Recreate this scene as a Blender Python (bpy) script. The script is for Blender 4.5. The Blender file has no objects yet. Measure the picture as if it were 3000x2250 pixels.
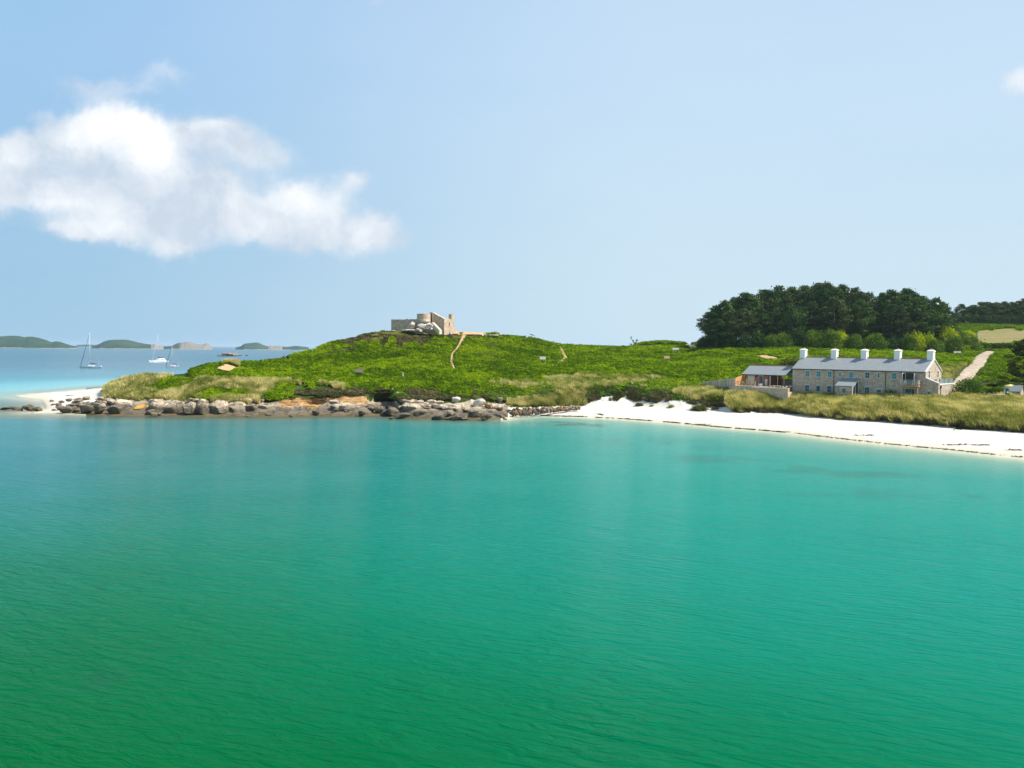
import bpy, bmesh, math, random
import numpy as np
from mathutils import Vector, Matrix, Euler
R = math.radians
SC = bpy.context.scene
COL = SC.collection
random.seed(7); RNG = np.random.default_rng(11)

# ------------------------------------------------------------------ camera
F = 2700.0                      # focal length in photo pixels (photo 3000 x 2250)
CAMH = 14.0
PITCH = math.atan((1125 - 1024.25) / F)
ROLL = 0.0115
cd = bpy.data.cameras.new('camera'); cam = bpy.data.objects.new('camera', cd); COL.objects.link(cam)
SC.camera = cam
cd.sensor_width = 36; cd.lens = 36 * F / 3000; cd.clip_start = 0.5; cd.clip_end = 60000
CM = Matrix.Rotation(math.pi/2 - PITCH, 3, 'X') @ Matrix.Rotation(ROLL, 3, 'Z')
cam.matrix_world = Matrix.Translation((0, 0, CAMH)) @ CM.to_4x4()
SC.render.resolution_x = 1024; SC.render.resolution_y = 768

# ------------------------------------------------------------------ light and sky
SUN_AZ = R(97)      # clockwise from +Y (high on the right)
SUN_EL = R(50)
sd = Vector((math.sin(SUN_AZ)*math.cos(SUN_EL), math.cos(SUN_AZ)*math.cos(SUN_EL), math.sin(SUN_EL)))
sl = bpy.data.lights.new('sun', 'SUN'); sl.energy = 4.8; sl.angle = R(0.5); sl.color = (1.0, .95, .87)
so = bpy.data.objects.new('sun', sl); COL.objects.link(so)
so.rotation_euler = sd.to_track_quat('Z', 'Y').to_euler()
so.location = (40, 60, 200)
SC.view_settings.view_transform = 'Standard'; SC.view_settings.look = 'None'
SC.view_settings.exposure = 0.6; SC.view_settings.gamma = 1; SC.view_settings.use_curve_mapping = False
SC.render.engine = 'CYCLES'
cy = SC.cycles
cy.use_denoising = True; cy.denoising_prefilter = 'ACCURATE'; cy.max_bounces = 8; cy.diffuse_bounces = 3; cy.glossy_bounces = 3
cy.transmission_bounces = 4; cy.transparent_max_bounces = 8; cy.volume_bounces = 1
cy.caustics_reflective = False; cy.caustics_refractive = False

def ray(px, py):
    v = CM @ Vector(((px-1500)/F, -(py-1125)/F, -1.0))
    return v
def P(px, py, Y):
    v = ray(px, py); t = Y / v.y
    return Vector((v.x*t, Y, CAMH + v.z*t))
def G(px, py, z=0.0):
    v = ray(px, py); t = (z - CAMH) / v.z
    return Vector((v.x*t, v.y*t, z))

class NT:
    """small node-graph helper"""
    def __init__(s, nt): s.nt = nt
    def n(s, typ, **kw):
        nd = s.nt.nodes.new(typ)
        for k, v in kw.items():
            if k == 'ins':
                for a, b in v.items():
                    if isinstance(b, bpy.types.NodeSocket): s.nt.links.new(b, nd.inputs[a])
                    else: nd.inputs[a].default_value = b
            else: setattr(nd, k, v)
        return nd
    def m(s, op, a, b=None, c=None, clamp=False):
        nd = s.nt.nodes.new('ShaderNodeMath'); nd.operation = op; nd.use_clamp = clamp
        for i, v in enumerate((a, b, c)):
            if v is None: continue
            if isinstance(v, bpy.types.NodeSocket): s.nt.links.new(v, nd.inputs[i])
            else: nd.inputs[i].default_value = v
        return nd.outputs[0]
    def mix(s, f, a, b, typ='MIX'):
        nd = s.nt.nodes.new('ShaderNodeMix'); nd.data_type = 'RGBA'; nd.blend_type = typ
        for i, v in ((0, f), (6, a), (7, b)):
            if isinstance(v, bpy.types.NodeSocket): s.nt.links.new(v, nd.inputs[i])
            elif i == 0: nd.inputs[0].default_value = v
            else: nd.inputs[i].default_value = (*v, 1) if len(v) == 3 else v
        return nd.outputs[2]
    def ramp(s, f, stops, interp='LINEAR'):
        nd = s.nt.nodes.new('ShaderNodeValToRGB'); cr = nd.color_ramp; cr.interpolation = interp
        while len(cr.elements) < len(stops): cr.elements.new(0.5)
        for e, (p, c) in zip(cr.elements, stops):
            e.position = p; e.color = (*c, 1) if not isinstance(c, (int, float)) else (c, c, c, 1)
        s.nt.links.new(f, nd.inputs[0]); return nd.outputs[0]
    def maprange(s, v, a, b, c=0., d=1., smooth=False):
        nd = s.nt.nodes.new('ShaderNodeMapRange'); nd.interpolation_type = 'SMOOTHSTEP' if smooth else 'LINEAR'
        s.nt.links.new(v, nd.inputs[0])
        for i, x in enumerate((a, b, c, d)): nd.inputs[i+1].default_value = x
        return nd.outputs[0]
    def noise(s, vec, scale, detail=4, rough=.55, dist=0.):
        nd = s.nt.nodes.new('ShaderNodeTexNoise'); s.nt.links.new(vec, nd.inputs['Vector'])
        nd.inputs['Scale'].default_value = scale; nd.inputs['Detail'].default_value = detail
        nd.inputs['Roughness'].default_value = rough; nd.inputs['Distortion'].default_value = dist
        return nd.outputs[0]
    def link(s, a, b): s.nt.links.new(a, b)

w = bpy.data.worlds.new('World'); SC.world = w; w.use_nodes = True
w.node_tree.nodes.clear(); g = NT(w.node_tree)
sky = g.n('ShaderNodeTexSky', sky_type='NISHITA', sun_disc=False, sun_elevation=SUN_EL, sun_rotation=SUN_AZ,
          altitude=0.0, air_density=1.0, dust_density=0.6, ozone_density=1.6)
tc = g.n('ShaderNodeTexCoord'); sep = g.n('ShaderNodeSeparateXYZ'); g.link(tc.outputs['Generated'], sep.inputs[0])
ysafe = g.m('MAXIMUM', sep.outputs[1], 0.05)
U = g.m('DIVIDE', sep.outputs[0], ysafe); V = g.m('DIVIDE', sep.outputs[2], ysafe)
front = g.maprange(sep.outputs[1], 0.1, 0.3)
cmb = g.n('ShaderNodeCombineXYZ'); g.link(U, cmb.inputs[0]); g.link(V, cmb.inputs[1])
wn = g.n('ShaderNodeTexNoise', ins={'Vector': cmb.outputs[0], 'Scale': 7.0, 'Detail': 6.0, 'Roughness': .6})
wv = g.n('ShaderNodeVectorMath', operation='SUBTRACT'); g.link(wn.outputs['Color'], wv.inputs[0]); wv.inputs[1].default_value = (.5, .5, .5)
ws = g.n('ShaderNodeVectorMath', operation='SCALE'); g.link(wv.outputs[0], ws.inputs[0]); ws.inputs['Scale'].default_value = 0.085
wa = g.n('ShaderNodeVectorMath', operation='ADD'); g.link(cmb.outputs[0], wa.inputs[0]); g.link(ws.outputs[0], wa.inputs[1])
sw = g.n('ShaderNodeSeparateXYZ'); g.link(wa.outputs[0], sw.inputs[0])
def blob(cx, cy_, rx, ry, wgt, src=None):
    r = ray(cx, cy_); u0 = r.x/r.y; v0 = r.z/r.y
    s = src or sw
    a = g.m('MULTIPLY', g.m('SUBTRACT', s.outputs[0], u0), F/rx); b = g.m('MULTIPLY', g.m('SUBTRACT', s.outputs[1], v0), F/ry)
    d = g.m('ADD', g.m('MULTIPLY', a, a), g.m('MULTIPLY', b, b))
    e = g.m('POWER', 2.718, g.m('MULTIPLY', d, -1.0))
    return g.m('MULTIPLY', e, wgt)
def bsum(lst):
    o = None
    for b in lst:
        x = blob(*b); o = x if o is None else g.m('ADD', o, x)
    return o
CL = [(310,350,105,62,.95),(240,400,110,70,.7),(400,395,80,62,.8),(465,450,75,62,.75),(160,395,60,42,.5),(80,415,52,38,.6),(20,455,85,62,.8),(-60,500,120,80,.8),
      (570,405,62,42,.6),(650,385,62,42,.72),(720,430,72,55,.6),(810,470,85,62,.5),(620,480,150,80,.45),(100,560,150,48,.62),(240,520,200,75,.62),(420,560,200,62,.6),(590,580,180,55,.55),
      (760,610,150,50,.5),(880,590,68,52,.75),(960,610,80,50,.45),(1025,545,46,34,.6),(1000,690,120,48,.45),(1110,690,72,48,.72),(1180,720,60,30,.4),(870,680,130,52,.5),(640,660,130,40,.45),
      (230,655,95,30,.55),(330,665,80,32,.55),(470,700,70,42,.6),(560,715,80,30,.4),(380,640,260,46,.34),(720,690,200,46,.30),(560,620,260,40,.25),(260,235,140,48,.40),(500,195,100,52,.42),(100,330,60,30,.30),(380,260,160,40,.2),(3005,235,70,55,.55),(2960,250,50,40,.22),(2995,700,50,26,.45),(1150,5,150,34,.28),(1650,790,260,14,.16),(2250,800,200,12,.10),(1130,480,60,30,.16)]
dens = bsum(CL)
fb = g.noise(wa.outputs[0], 13.0, 8, .62)
fb3 = g.noise(wa.outputs[0], 46.0, 5, .6)
dens2 = g.m('ADD', dens, g.m('ADD', g.m('MULTIPLY', g.m('SUBTRACT', fb, .48), .95), g.m('MULTIPLY', g.m('SUBTRACT', fb3, .5), .28)))
alpha = g.m('MULTIPLY', g.maprange(dens2, .16, .88, 0, .95, True), front)
BR = [(320,350,120,62,1.2),(420,410,95,62,1.1),(470,470,60,55,.8),(230,380,70,42,.5),(20,450,60,36,.5),(650,380,62,32,.5),(880,580,60,40,.6),(1025,540,40,30,.4),(1110,685,62,36,.5),(120,590,130,26,.4),(260,650,120,24,.4),(470,700,60,28,.4),(720,590,150,24,.35),(3000,225,60,50,.5)]
brt = bsum(BR)
fb2 = g.noise(wa.outputs[0], 11.0, 9, .62)
shade = g.m('ADD', g.m('MULTIPLY', brt, .6), g.m('MULTIPLY', g.m('SUBTRACT', fb2, .42), 2.3), clamp=True)
ccol = g.mix(shade, (5.5, 6.3, 7.3), (9.7, 9.8, 9.9))
# thin high veil, paler towards the sun side (right) and evenly blue elsewhere
el = sep.outputs[2]
vn = g.n('ShaderNodeMapping', vector_type='POINT'); g.link(cmb.outputs[0], vn.inputs[0]); vn.inputs['Scale'].default_value = (1, 3.5, 1)
vf = g.noise(vn.outputs[0], 2.2, 5, .55)
side_ = g.m('ADD', g.maprange(U, -.55, .22, 0., 1., True), g.m('MULTIPLY', g.m('SUBTRACT', vf, .5), .35), clamp=True)
up_ = g.maprange(el, 0.0, .36, 0., 1., True)
vcol = g.mix(up_, g.mix(side_, (3.05,5.1,6.9), (5.5,7.0,8.0)), g.mix(side_, (3.1,5.15,7.7), (5.1,6.7,8.4)))
veil = g.maprange(el, .25, .9, .97, .40, True)
base = g.mix(veil, sky.outputs[0], vcol)
colr = g.mix(alpha, base, ccol)
bg = g.n('ShaderNodeBackground', ins={'Color': colr, 'Strength': 0.075})
out = g.n('ShaderNodeOutputWorld'); g.link(bg.outputs[0], out.inputs[0])

# ------------------------------------------------------------------ generic helpers
def tag(o, label=None, cat=None, group=None, kind=None):
    if label: o['label'] = label
    if cat: o['category'] = cat
    if group: o['group'] = group
    if kind: o['kind'] = kind
    return o
def empty(name, loc=(0,0,0), rz=0.0, label=None, cat=None, group=None):
    o = bpy.data.objects.new(name, None); COL.objects.link(o); o.location = loc; o.rotation_euler = (0,0,rz)
    o.empty_display_size = .5
    return tag(o, label, cat, group)
def npmesh(name, V_, F_, mat=None, parent=None, smooth=False, attr=None, mats=None):
    """V_ (n,3) floats, F_ (m,k) ints of one face size"""
    me = bpy.data.meshes.new(name); V_ = np.asarray(V_, np.float32); F_ = np.asarray(F_, np.int32)
    m, k = F_.shape
    me.vertices.add(len(V_)); me.vertices.foreach_set('co', V_.ravel())
    me.loops.add(m*k); me.loops.foreach_set('vertex_index', F_.ravel())
    me.polygons.add(m); me.polygons.foreach_set('loop_start', np.arange(0, m*k, k, dtype=np.int32))
    me.polygons.foreach_set('use_smooth', np.full(m, smooth))
    if attr:
        for an, (dom, vals) in attr.items():
            a = me.attributes.new(an, 'FLOAT', dom); a.data.foreach_set('value', np.asarray(vals, np.float32).ravel())
    me.update(calc_edges=True)
    if mat: me.materials.append(mat)
    o = bpy.data.objects.new(name, me); COL.objects.link(o)
    if parent: o.parent = parent
    return o
class MB:
    """collects shapes into one mesh"""
    def __init__(s): s.v = []; s.f = []
    def add(s, vs, fs):
        b = len(s.v); s.v += [tuple(v) for v in vs]; s.f += [tuple(b+i for i in f) for f in fs]; return s
    def box(s, x0, x1, y0, y1, z0, z1):
        return s.add([(x,y,z) for z in (z0,z1) for (x,y) in ((x0,y0),(x1,y0),(x1,y1),(x0,y1))],
                     [(3,2,1,0),(4,5,6,7),(0,1,5,4),(1,2,6,5),(2,3,7,6),(3,0,4,7)])
    def bar(s, a, b, w_, h=None, up=(0,0,1)):
        a = Vector(a); b = Vector(b); h = h or w_; d = (b-a).normalized(); u = Vector(up)
        if abs(d.dot(u)) > .98: u = Vector((0,1,0))
        x = d.cross(u).normalized()*w_/2; y = x.cross(d).normalized()*h/2
        return s.add([a-x-y,a+x-y,a+x+y,a-x+y,b-x-y,b+x-y,b+x+y,b-x+y],
                     [(3,2,1,0),(4,5,6,7),(0,1,5,4),(1,2,6,5),(2,3,7,6),(3,0,4,7)])
    def tube(s, pts, rs, n=8, cap=True):
        pts = [Vector(p) for p in pts]
        if not hasattr(rs, '__len__'): rs = [rs]*len(pts)
        b = []; 
        for i, p in enumerate(pts):
            d = (pts[min(i+1,len(pts)-1)] - pts[max(i-1,0)]).normalized()
            u = Vector((0,0,1)) if abs(d.z) < .95 else Vector((1,0,0))
            x = d.cross(u).normalized(); y = d.cross(x).normalized()
            b += [p + (x*math.cos(2*math.pi*k/n) + y*math.sin(2*math.pi*k/n))*rs[i] for k in range(n)]
        fs = [(i*n+k, i*n+(k+1)%n, (i+1)*n+(k+1)%n, (i+1)*n+k) for i in range(len(pts)-1) for k in range(n)]
        if cap: fs += [tuple(range(n-1,-1,-1)), tuple(range((len(pts)-1)*n, len(pts)*n))]
        return s.add(b, fs)
    def prism(s, poly, z0, z1):
        n = len(poly)
        return s.add([(x,y,z0) for x,y in poly]+[(x,y,z1) for x,y in poly],
                     [tuple(range(n-1,-1,-1)), tuple(range(n,2*n))]+[(i,(i+1)%n,n+(i+1)%n,n+i) for i in range(n)])
    def prism_y(s, poly, y0, y1):       # poly in x,z extruded along y
        n = len(poly)
        return s.add([(x,y0,z) for x,z in poly]+[(x,y1,z) for x,z in poly],
                     [tuple(range(n)), tuple(range(2*n-1,n-1,-1))]+[((i+1)%n,i,n+i,n+(i+1)%n) for i in range(n)])
    def prism_x(s, poly, x0, x1):       # poly in y,z extruded along x
        n = len(poly)
        return s.add([(x0,y,z) for y,z in poly]+[(x1,y,z) for y,z in poly],
                     [tuple(range(n-1,-1,-1)), tuple(range(n,2*n))]+[(i,(i+1)%n,n+(i+1)%n,n+i) for i in range(n)])
    def build(s, name, mat, parent=None, smooth=False, bevel=0):
        me = bpy.data.meshes.new(name); me.from_pydata(s.v, [], s.f)
        bm = bmesh.new(); bm.from_mesh(me); bmesh.ops.recalc_face_normals(bm, faces=bm.faces)
        if bevel: bmesh.ops.bevel(bm, geom=bm.edges[:], offset=bevel, segments=1, affect='EDGES', profile=.5)
        bm.to_mesh(me); bm.free()
        if smooth: me.polygons.foreach_set('use_smooth', [True]*len(me.polygons))
        me.materials.append(mat)
        o = bpy.data.objects.new(name, me); COL.objects.link(o)
        if parent: o.parent = parent
        return o
def kids(o): return [c for c in bpy.data.objects if c.parent == o]
def copy_tree(o, parent=None, _k=None):
    c = o.copy(); COL.objects.link(c); c.parent = parent
    for ch in o.children: copy_tree(ch, c)
    return c

def hash2(ix, iy, seed):
    h = (ix.astype(np.int64)*374761393 + iy.astype(np.int64)*668265263 + seed*1442695041) & 0xffffffff
    h = ((h ^ (h >> 13)) * 1274126177) & 0xffffffff
    return ((h ^ (h >> 16)) & 0xffffff) / float(0xffffff)
def vnoise(x, y, seed=0):
    x = np.asarray(x, float); y = np.asarray(y, float)
    ix = np.floor(x); iy = np.floor(y); fx = x-ix; fy = y-iy; fx = fx*fx*(3-2*fx); fy = fy*fy*(3-2*fy)
    a = hash2(ix,iy,seed); b = hash2(ix+1,iy,seed); c = hash2(ix,iy+1,seed); d = hash2(ix+1,iy+1,seed)
    return (a*(1-fx)+b*fx)*(1-fy) + (c*(1-fx)+d*fx)*fy
def fbm(x, y, s=1., o=4, seed=0):
    t = 0; amp = 1; tot = 0
    for i in range(o):
        t = t + amp*vnoise(np.asarray(x)/s+i*17.3, np.asarray(y)/s+i*9.1, seed+i); tot += amp; amp *= .5; s *= .5
    return t/tot

# ------------------------------------------------------------------ materials
def mat(name, rough=.8, spec=.3):
    m_ = bpy.data.materials.new(name); m_.use_nodes = True; nt = m_.node_tree
    b = nt.nodes['Principled BSDF']; b.inputs['Roughness'].default_value = rough
    b.inputs['Specular IOR Level'].default_value = spec
    return m_, NT(nt), b
def simple(name, col, rough=.8, var=.15, scale=3., metal=0., bump=0., spec=.3):
    m_, h, b = mat(name, rough, spec); tcn = h.n('ShaderNodeTexCoord')
    n_ = h.noise(tcn.outputs['Object'], scale, 5, .6)
    c = h.mix(n_, tuple(x*(1-var) for x in col), tuple(min(1, x*(1+var)) for x in col))
    h.link(c, b.inputs['Base Color']); b.inputs['Metallic'].default_value = metal
    if bump:
        bn = h.n('ShaderNodeBump', ins={'Height': n_, 'Strength': 1.0, 'Distance': bump}); h.link(bn.outputs[0], b.inputs['Normal'])
    return m_
def wpos(h):
    return h.n('ShaderNodeNewGeometry').outputs['Position']
def foliage(name, stops, transl=.35, rough=.6):
    """leaf material: colour picked per clump, light passes through leaves"""
    m_ = bpy.data.materials.new(name); m_.use_nodes = True; nt = m_.node_tree; nt.nodes.clear(); h = NT(nt)
    at = h.n('ShaderNodeAttribute', attribute_name='tone')
    p = wpos(h); big = h.noise(p, .12, 3)
    f = h.m('ADD', h.m('MULTIPLY', at.outputs['Fac'], .75), h.m('MULTIPLY', big, .35), clamp=True)
    c = h.ramp(f, stops)
    d = h.n('ShaderNodeBsdfDiffuse', ins={'Color': c}); t = h.n('ShaderNodeBsdfTranslucent', ins={'Color': h.mix(1., c, (1.1, 1.15, .5), 'MULTIPLY')})
    mx = h.n('ShaderNodeMixShader', ins={0: transl}); h.link(d.outputs[0], mx.inputs[1]); h.link(t.outputs[0], mx.inputs[2])
    o = h.n('ShaderNodeOutputMaterial'); h.link(mx.outputs[0], o.inputs[0])
    return m_
M = {}
M['bracken'] = foliage('bracken_leaf', [(.0,(.022,.060,.001)),(.3,(.078,.150,.0015)),(.6,(.155,.250,.002)),(1.,(.29,.39,.006))], .35)
M['marram'] = foliage('marram_leaf', [(.0,(.075,.105,.018)),(.3,(.20,.22,.045)),(.6,(.44,.40,.15)),(1.,(.78,.66,.37))], .3)
M['pinelight'] = foliage('pine_leaf_light', [(.0,(.014,.045,.014)),(.5,(.050,.100,.028)),(1.,(.14,.20,.05))], .12)
M['scrub'] = foliage('scrub_leaf', [(.0,(.03,.05,.012)),(.5,(.09,.085,.035)),(1.,(.21,.16,.085))], .2)
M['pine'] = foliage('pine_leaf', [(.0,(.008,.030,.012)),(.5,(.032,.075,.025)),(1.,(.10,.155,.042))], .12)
M['pinebrown'] = foliage('pine_leaf_dry', [(.0,(.015,.035,.014)),(.5,(.05,.078,.03)),(1.,(.13,.14,.05))], .12)
M['broad'] = foliage('broad_leaf', [(.0,(.035,.075,.012)),(.5,(.09,.16,.02)),(1.,(.18,.26,.04))], .3)
M['lime'] = foliage('lime_leaf', [(.0,(.12,.17,.008)),(.5,(.32,.38,.012)),(1.,(.55,.58,.02))], .4)
M['gorse'] = foliage('gorse_leaf', [(.0,(.04,.06,.012)),(.5,(.08,.10,.02)),(1.,(.16,.16,.05))], .25)
M['cypress'] = foliage('cypress_leaf', [(.0,(.010,.026,.008)),(.45,(.045,.075,.010)),(1.,(.26,.27,.02))], .2)
M['bark'] = simple('bark', (.11,.085,.065), .9, .4, 4, bump=.03)
M['deadwood'] = simple('deadwood', (.28,.24,.2), .9, .3, 4)
M['slate'] = None

def ground_mat():
    m_, h, b = mat('hill_ground', .95, .1); p = wpos(h)
    n1 = h.noise(p, .5, 6, .65); n2 = h.noise(p, .06, 3)
    c = h.ramp(n1, [(.3,(.018,.034,.006)),(.5,(.035,.065,.009)),(.7,(.07,.10,.018))])
    c = h.mix(h.maprange(n2, .5, .7), c, (.07,.075,.025)); h.link(c, b.inputs['Base Color'])
    bn = h.n('ShaderNodeBump', ins={'Height': n1, 'Strength': 1., 'Distance': .5}); h.link(bn.outputs[0], b.inputs['Normal'])
    return m_
M['ground'] = ground_mat()
def sand_mat():
    m_, h, b = mat('white_sand', .95, .1); p = wpos(h)
    n1 = h.noise(p, .35, 6, .6); n2 = h.noise(p, 6., 3)
    c = h.mix(n1, (.54,.50,.43), (.68,.635,.56)); c = h.mix(h.maprange(n2,.45,.75,0,.12), c, (.5,.42,.32))
    z = h.n('ShaderNodeSeparateXYZ'); h.link(p, z.inputs[0])
    wet = h.maprange(z.outputs[2], .02, .42, .60, 0.)
    c = h.mix(wet, c, (.42,.35,.25)); h.link(c, b.inputs['Base Color'])
    bn = h.n('ShaderNodeBump', ins={'Height': h.noise(p, 1.2, 5, .65), 'Strength': .6, 'Distance': .15}); h.link(bn.outputs[0], b.inputs['Normal'])
    return m_
M['sand'] = sand_mat()
M['bed'] = simple('seabed_sand', (.62,.58,.44), .95, .12, .3)
M['bedrock'] = simple('seabed_weedy_rock', (.10,.085,.04), .95, .5, .5)
M['dirt'] = simple('path_dirt', (.44,.30,.15), .95, .2, .8)
def earth_mat():
    m_, h, b = mat('orange_earth', .95, .1); p = wpos(h); mp = h.n('ShaderNodeMapping'); h.link(p, mp.inputs[0]); mp.inputs['Scale'].default_value = (.5,.5,2.2)
    n1 = h.noise(mp.outputs[0], 1.1, 7, .7, .5); c = h.ramp(n1, [(.34,(.07,.04,.022)),(.45,(.26,.14,.055)),(.56,(.50,.30,.13)),(.7,(.62,.42,.22))])
    h.link(c, b.inputs['Base Color']); bn = h.n('ShaderNodeBump', ins={'Height': n1, 'Strength': 1., 'Distance': .8}); h.link(bn.outputs[0], b.inputs['Normal']); return m_
M['earth'] = earth_mat()
def field_mat():
    m_, h, b = mat('dry_field', .95, .1); p = wpos(h)
    mp = h.n('ShaderNodeMapping'); h.link(p, mp.inputs[0]); mp.inputs['Scale'].default_value = (.05,.2,.1)
    n1 = h.noise(mp.outputs[0], 1., 5, .6); n2 = h.noise(p, .8, 4, .7)
    c = h.ramp(n1, [(.35,(.15,.17,.04)),(.5,(.23,.20,.08)),(.62,(.27,.19,.11))])
    c = h.mix(h.m('MULTIPLY', n2, .5), c, (.16,.15,.04)); h.link(c, b.inputs['Base Color']); return m_
M['field'] = field_mat()
def track_mat():
    m_, h, b = mat('pale_track', .95, .1); p = wpos(h)
    n = h.noise(p, .6, 6, .65)
    h.link(h.ramp(n, [(.3,(.26,.19,.13)),(.55,(.42,.34,.26)),(.75,(.52,.44,.35))]), b.inputs['Base Color']); return m_
M['track'] = track_mat()
def rock_mat(name, light=(.58,.47,.33), dark=(.18,.14,.10), tide=True, lichen=0., cracks=True):
    m_, h, b = mat(name, .9, .2); p = wpos(h)
    n1 = h.noise(p, .55, 7, .65); n2 = h.noise(p, 2.6, 5, .6)
    c = h.ramp(n1, [(.32,dark),(.46,tuple(.62*x for x in light)),(.6,light),(.8,tuple(min(1,1.15*x) for x in light))])
    c = h.mix(h.maprange(n2,.5,.75,0,.5), c, dark)
    if lichen: c = h.mix(h.maprange(h.noise(p, .5, 3),.35,.55,0,lichen), c, (.62,.30,.04))
    hgt = n1
    if cracks:
        vo = h.n('ShaderNodeTexVoronoi', feature='DISTANCE_TO_EDGE', ins={'Scale': .34}); wv_ = h.n('ShaderNodeVectorMath', operation='ADD')
        nn = h.n('ShaderNodeTexNoise', ins={'Scale': .5, 'Detail': 6., 'Roughness': .65}); h.link(p, nn.inputs['Vector']); sc3 = h.n('ShaderNodeVectorMath', operation='SCALE'); h.link(nn.outputs['Color'], sc3.inputs[0]); sc3.inputs['Scale'].default_value = 4.; h.link(p, wv_.inputs[0]); h.link(sc3.outputs[0], wv_.inputs[1])
        h.link(wv_.outputs[0], vo.inputs['Vector']); nsc = h.m('MULTIPLY', h.noise(p, .9, 3), 1.); ck = h.maprange(h.m('ADD', vo.outputs['Distance'], h.m('MULTIPLY', h.m('SUBTRACT', nsc, .5), .12)), 0., .05, .25, 1.)
        c = h.mix(ck, (.05,.045,.04), c); hgt = h.m('ADD', n1, h.m('MULTIPLY', ck, .6))
    if tide:
        z = h.n('ShaderNodeSeparateXYZ'); h.link(p, z.inputs[0])
        lv = h.m('ADD', z.outputs[2], h.m('MULTIPLY', h.m('SUBTRACT', n1, .5), -2.2))
        c = h.mix(h.maprange(lv, 1.1, 2.1, .85, 0.), c, (.10,.082,.058))
        c = h.mix(h.maprange(lv, .1, .5, .75, 0.), c, (.11,.08,.03))
    h.link(c, b.inputs['Base Color'])
    bn = h.n('ShaderNodeBump', ins={'Height': hgt, 'Strength': .9, 'Distance': .35}); h.link(bn.outputs[0], b.inputs['Normal'])
    return m_
M['rock'] = rock_mat('granite_tidal')
M['rockpale'] = rock_mat('granite_pale', (.64,.52,.38), (.27,.21,.15))
M['rockdark'] = rock_mat('granite_dark', (.30,.24,.17), (.09,.07,.05))
M['rockorange'] = rock_mat('granite_orange', (.50,.32,.18), (.22,.13,.08), lichen=.3)
M['rocklichen'] = rock_mat('granite_lichen', (.55,.45,.3), (.25,.2,.12), tide=False, lichen=.95, cracks=False)
M['rocktor'] = rock_mat('granite_tor', (.68,.60,.50), (.42,.35,.28), tide=False, cracks=False)
M['rockfar'] = rock_mat('granite_islet', (.40,.30,.24), (.12,.09,.08), tide=False)
def masonry(name, c1, c2, mortar, scale=1.6, rowh=.28, bw=.62):
    m_, h, b = mat(name, .92, .15); t = h.n('ShaderNodeTexCoord')
    s_ = h.n('ShaderNodeSeparateXYZ'); h.link(t.outputs['Object'], s_.inputs[0])
    cb = h.n('ShaderNodeCombineXYZ'); h.link(h.m('ADD', s_.outputs[0], s_.outputs[1]), cb.inputs[0]); h.link(s_.outputs[2], cb.inputs[1])
    nn = h.n('ShaderNodeTexNoise', ins={'Scale': 1.3, 'Detail': 3.}); h.link(cb.outputs[0], nn.inputs['Vector'])
    sc_ = h.n('ShaderNodeVectorMath', operation='SCALE'); h.link(nn.outputs['Color'], sc_.inputs[0]); sc_.inputs['Scale'].default_value = .28
    ad = h.n('ShaderNodeVectorMath', operation='ADD'); h.link(cb.outputs[0], ad.inputs[0]); h.link(sc_.outputs[0], ad.inputs[1])
    br = h.n('ShaderNodeTexBrick', ins={'Scale': 1.0, 'Mortar Size': .02, 'Mortar Smooth': .2, 'Bias': 0., 'Brick Width': bw, 'Row Height': rowh,
             'Color1': (*c1,1), 'Color2': (*c2,1), 'Mortar': (*mortar,1)}); h.link(ad.outputs[0], br.inputs['Vector'])
    n2 = h.noise(t.outputs['Object'], scale, 5, .7)
    c = h.mix(h.maprange(n2,.46,.62,0,.6), br.outputs['Color'], tuple(.38*x for x in c1)); 
    h.link(c, b.inputs['Base Color'])
    bn = h.n('ShaderNodeBump', ins={'Height': br.outputs['Fac'], 'Strength': .6, 'Distance': -.03}); h.link(bn.outputs[0], b.inputs['Normal'])
    return m_
M['stone'] = masonry('house_granite', (.62,.50,.38), (.45,.37,.29), (.50,.42,.33))
M['stonelow'] = masonry('terrace_stone', (.78,.62,.44), (.64,.48,.32), (.28,.20,.13), rowh=.22, bw=.5)
M['ruin'] = masonry('ruin_granite', (.74,.56,.40), (.52,.40,.29), (.42,.33,.24), 2.2, .3, .55)
def slate():
    m_, h, b = mat('slate_roof', .55, .4); t = h.n('ShaderNodeTexCoord')
    s_ = h.n('ShaderNodeSeparateXYZ'); h.link(t.outputs['Object'], s_.inputs[0])
    cb = h.n('ShaderNodeCombineXYZ'); h.link(s_.outputs[0], cb.inputs[0]); h.link(h.m('MULTIPLY', s_.outputs[1], 1.15), cb.inputs[1])
    br = h.n('ShaderNodeTexBrick', ins={'Scale': 1.0, 'Mortar Size': .008, 'Brick Width': .3, 'Row Height': .26,
             'Color1': (.22,.245,.252,1), 'Color2': (.27,.29,.292,1), 'Mortar': (.07,.075,.08,1)}); h.link(cb.outputs[0], br.inputs['Vector'])
    n2 = h.noise(t.outputs['Object'], .9, 5, .7)
    h.link(h.mix(h.maprange(n2,.4,.7,0,.45), br.outputs['Color'], (.30,.305,.295)), b.inputs['Base Color']); return m_
M['slate'] = slate()
M['white'] = simple('white_paint', (.80,.79,.76), .5, .04, 4)
M['lime_wash'] = simple('limewash_render', (.80,.78,.73), .85, .07, 2)
M['frame'] = simple('pale_green_frame', (.42,.52,.50), .5, .05, 4)
M['door'] = simple('pale_green_door', (.38,.50,.48), .5, .05, 4)
M['dark'] = simple('dark_metal', (.03,.035,.04), .5, .2, 4)
M['teal'] = simple('teal_blind', (.05,.20,.25), .6, .15, 4)
M['clay'] = simple('clay_pot', (.50,.17,.09), .8, .15, 6)
M['wood'] = simple('cedar_board', (.55,.27,.10), .75, .2, 2)
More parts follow.
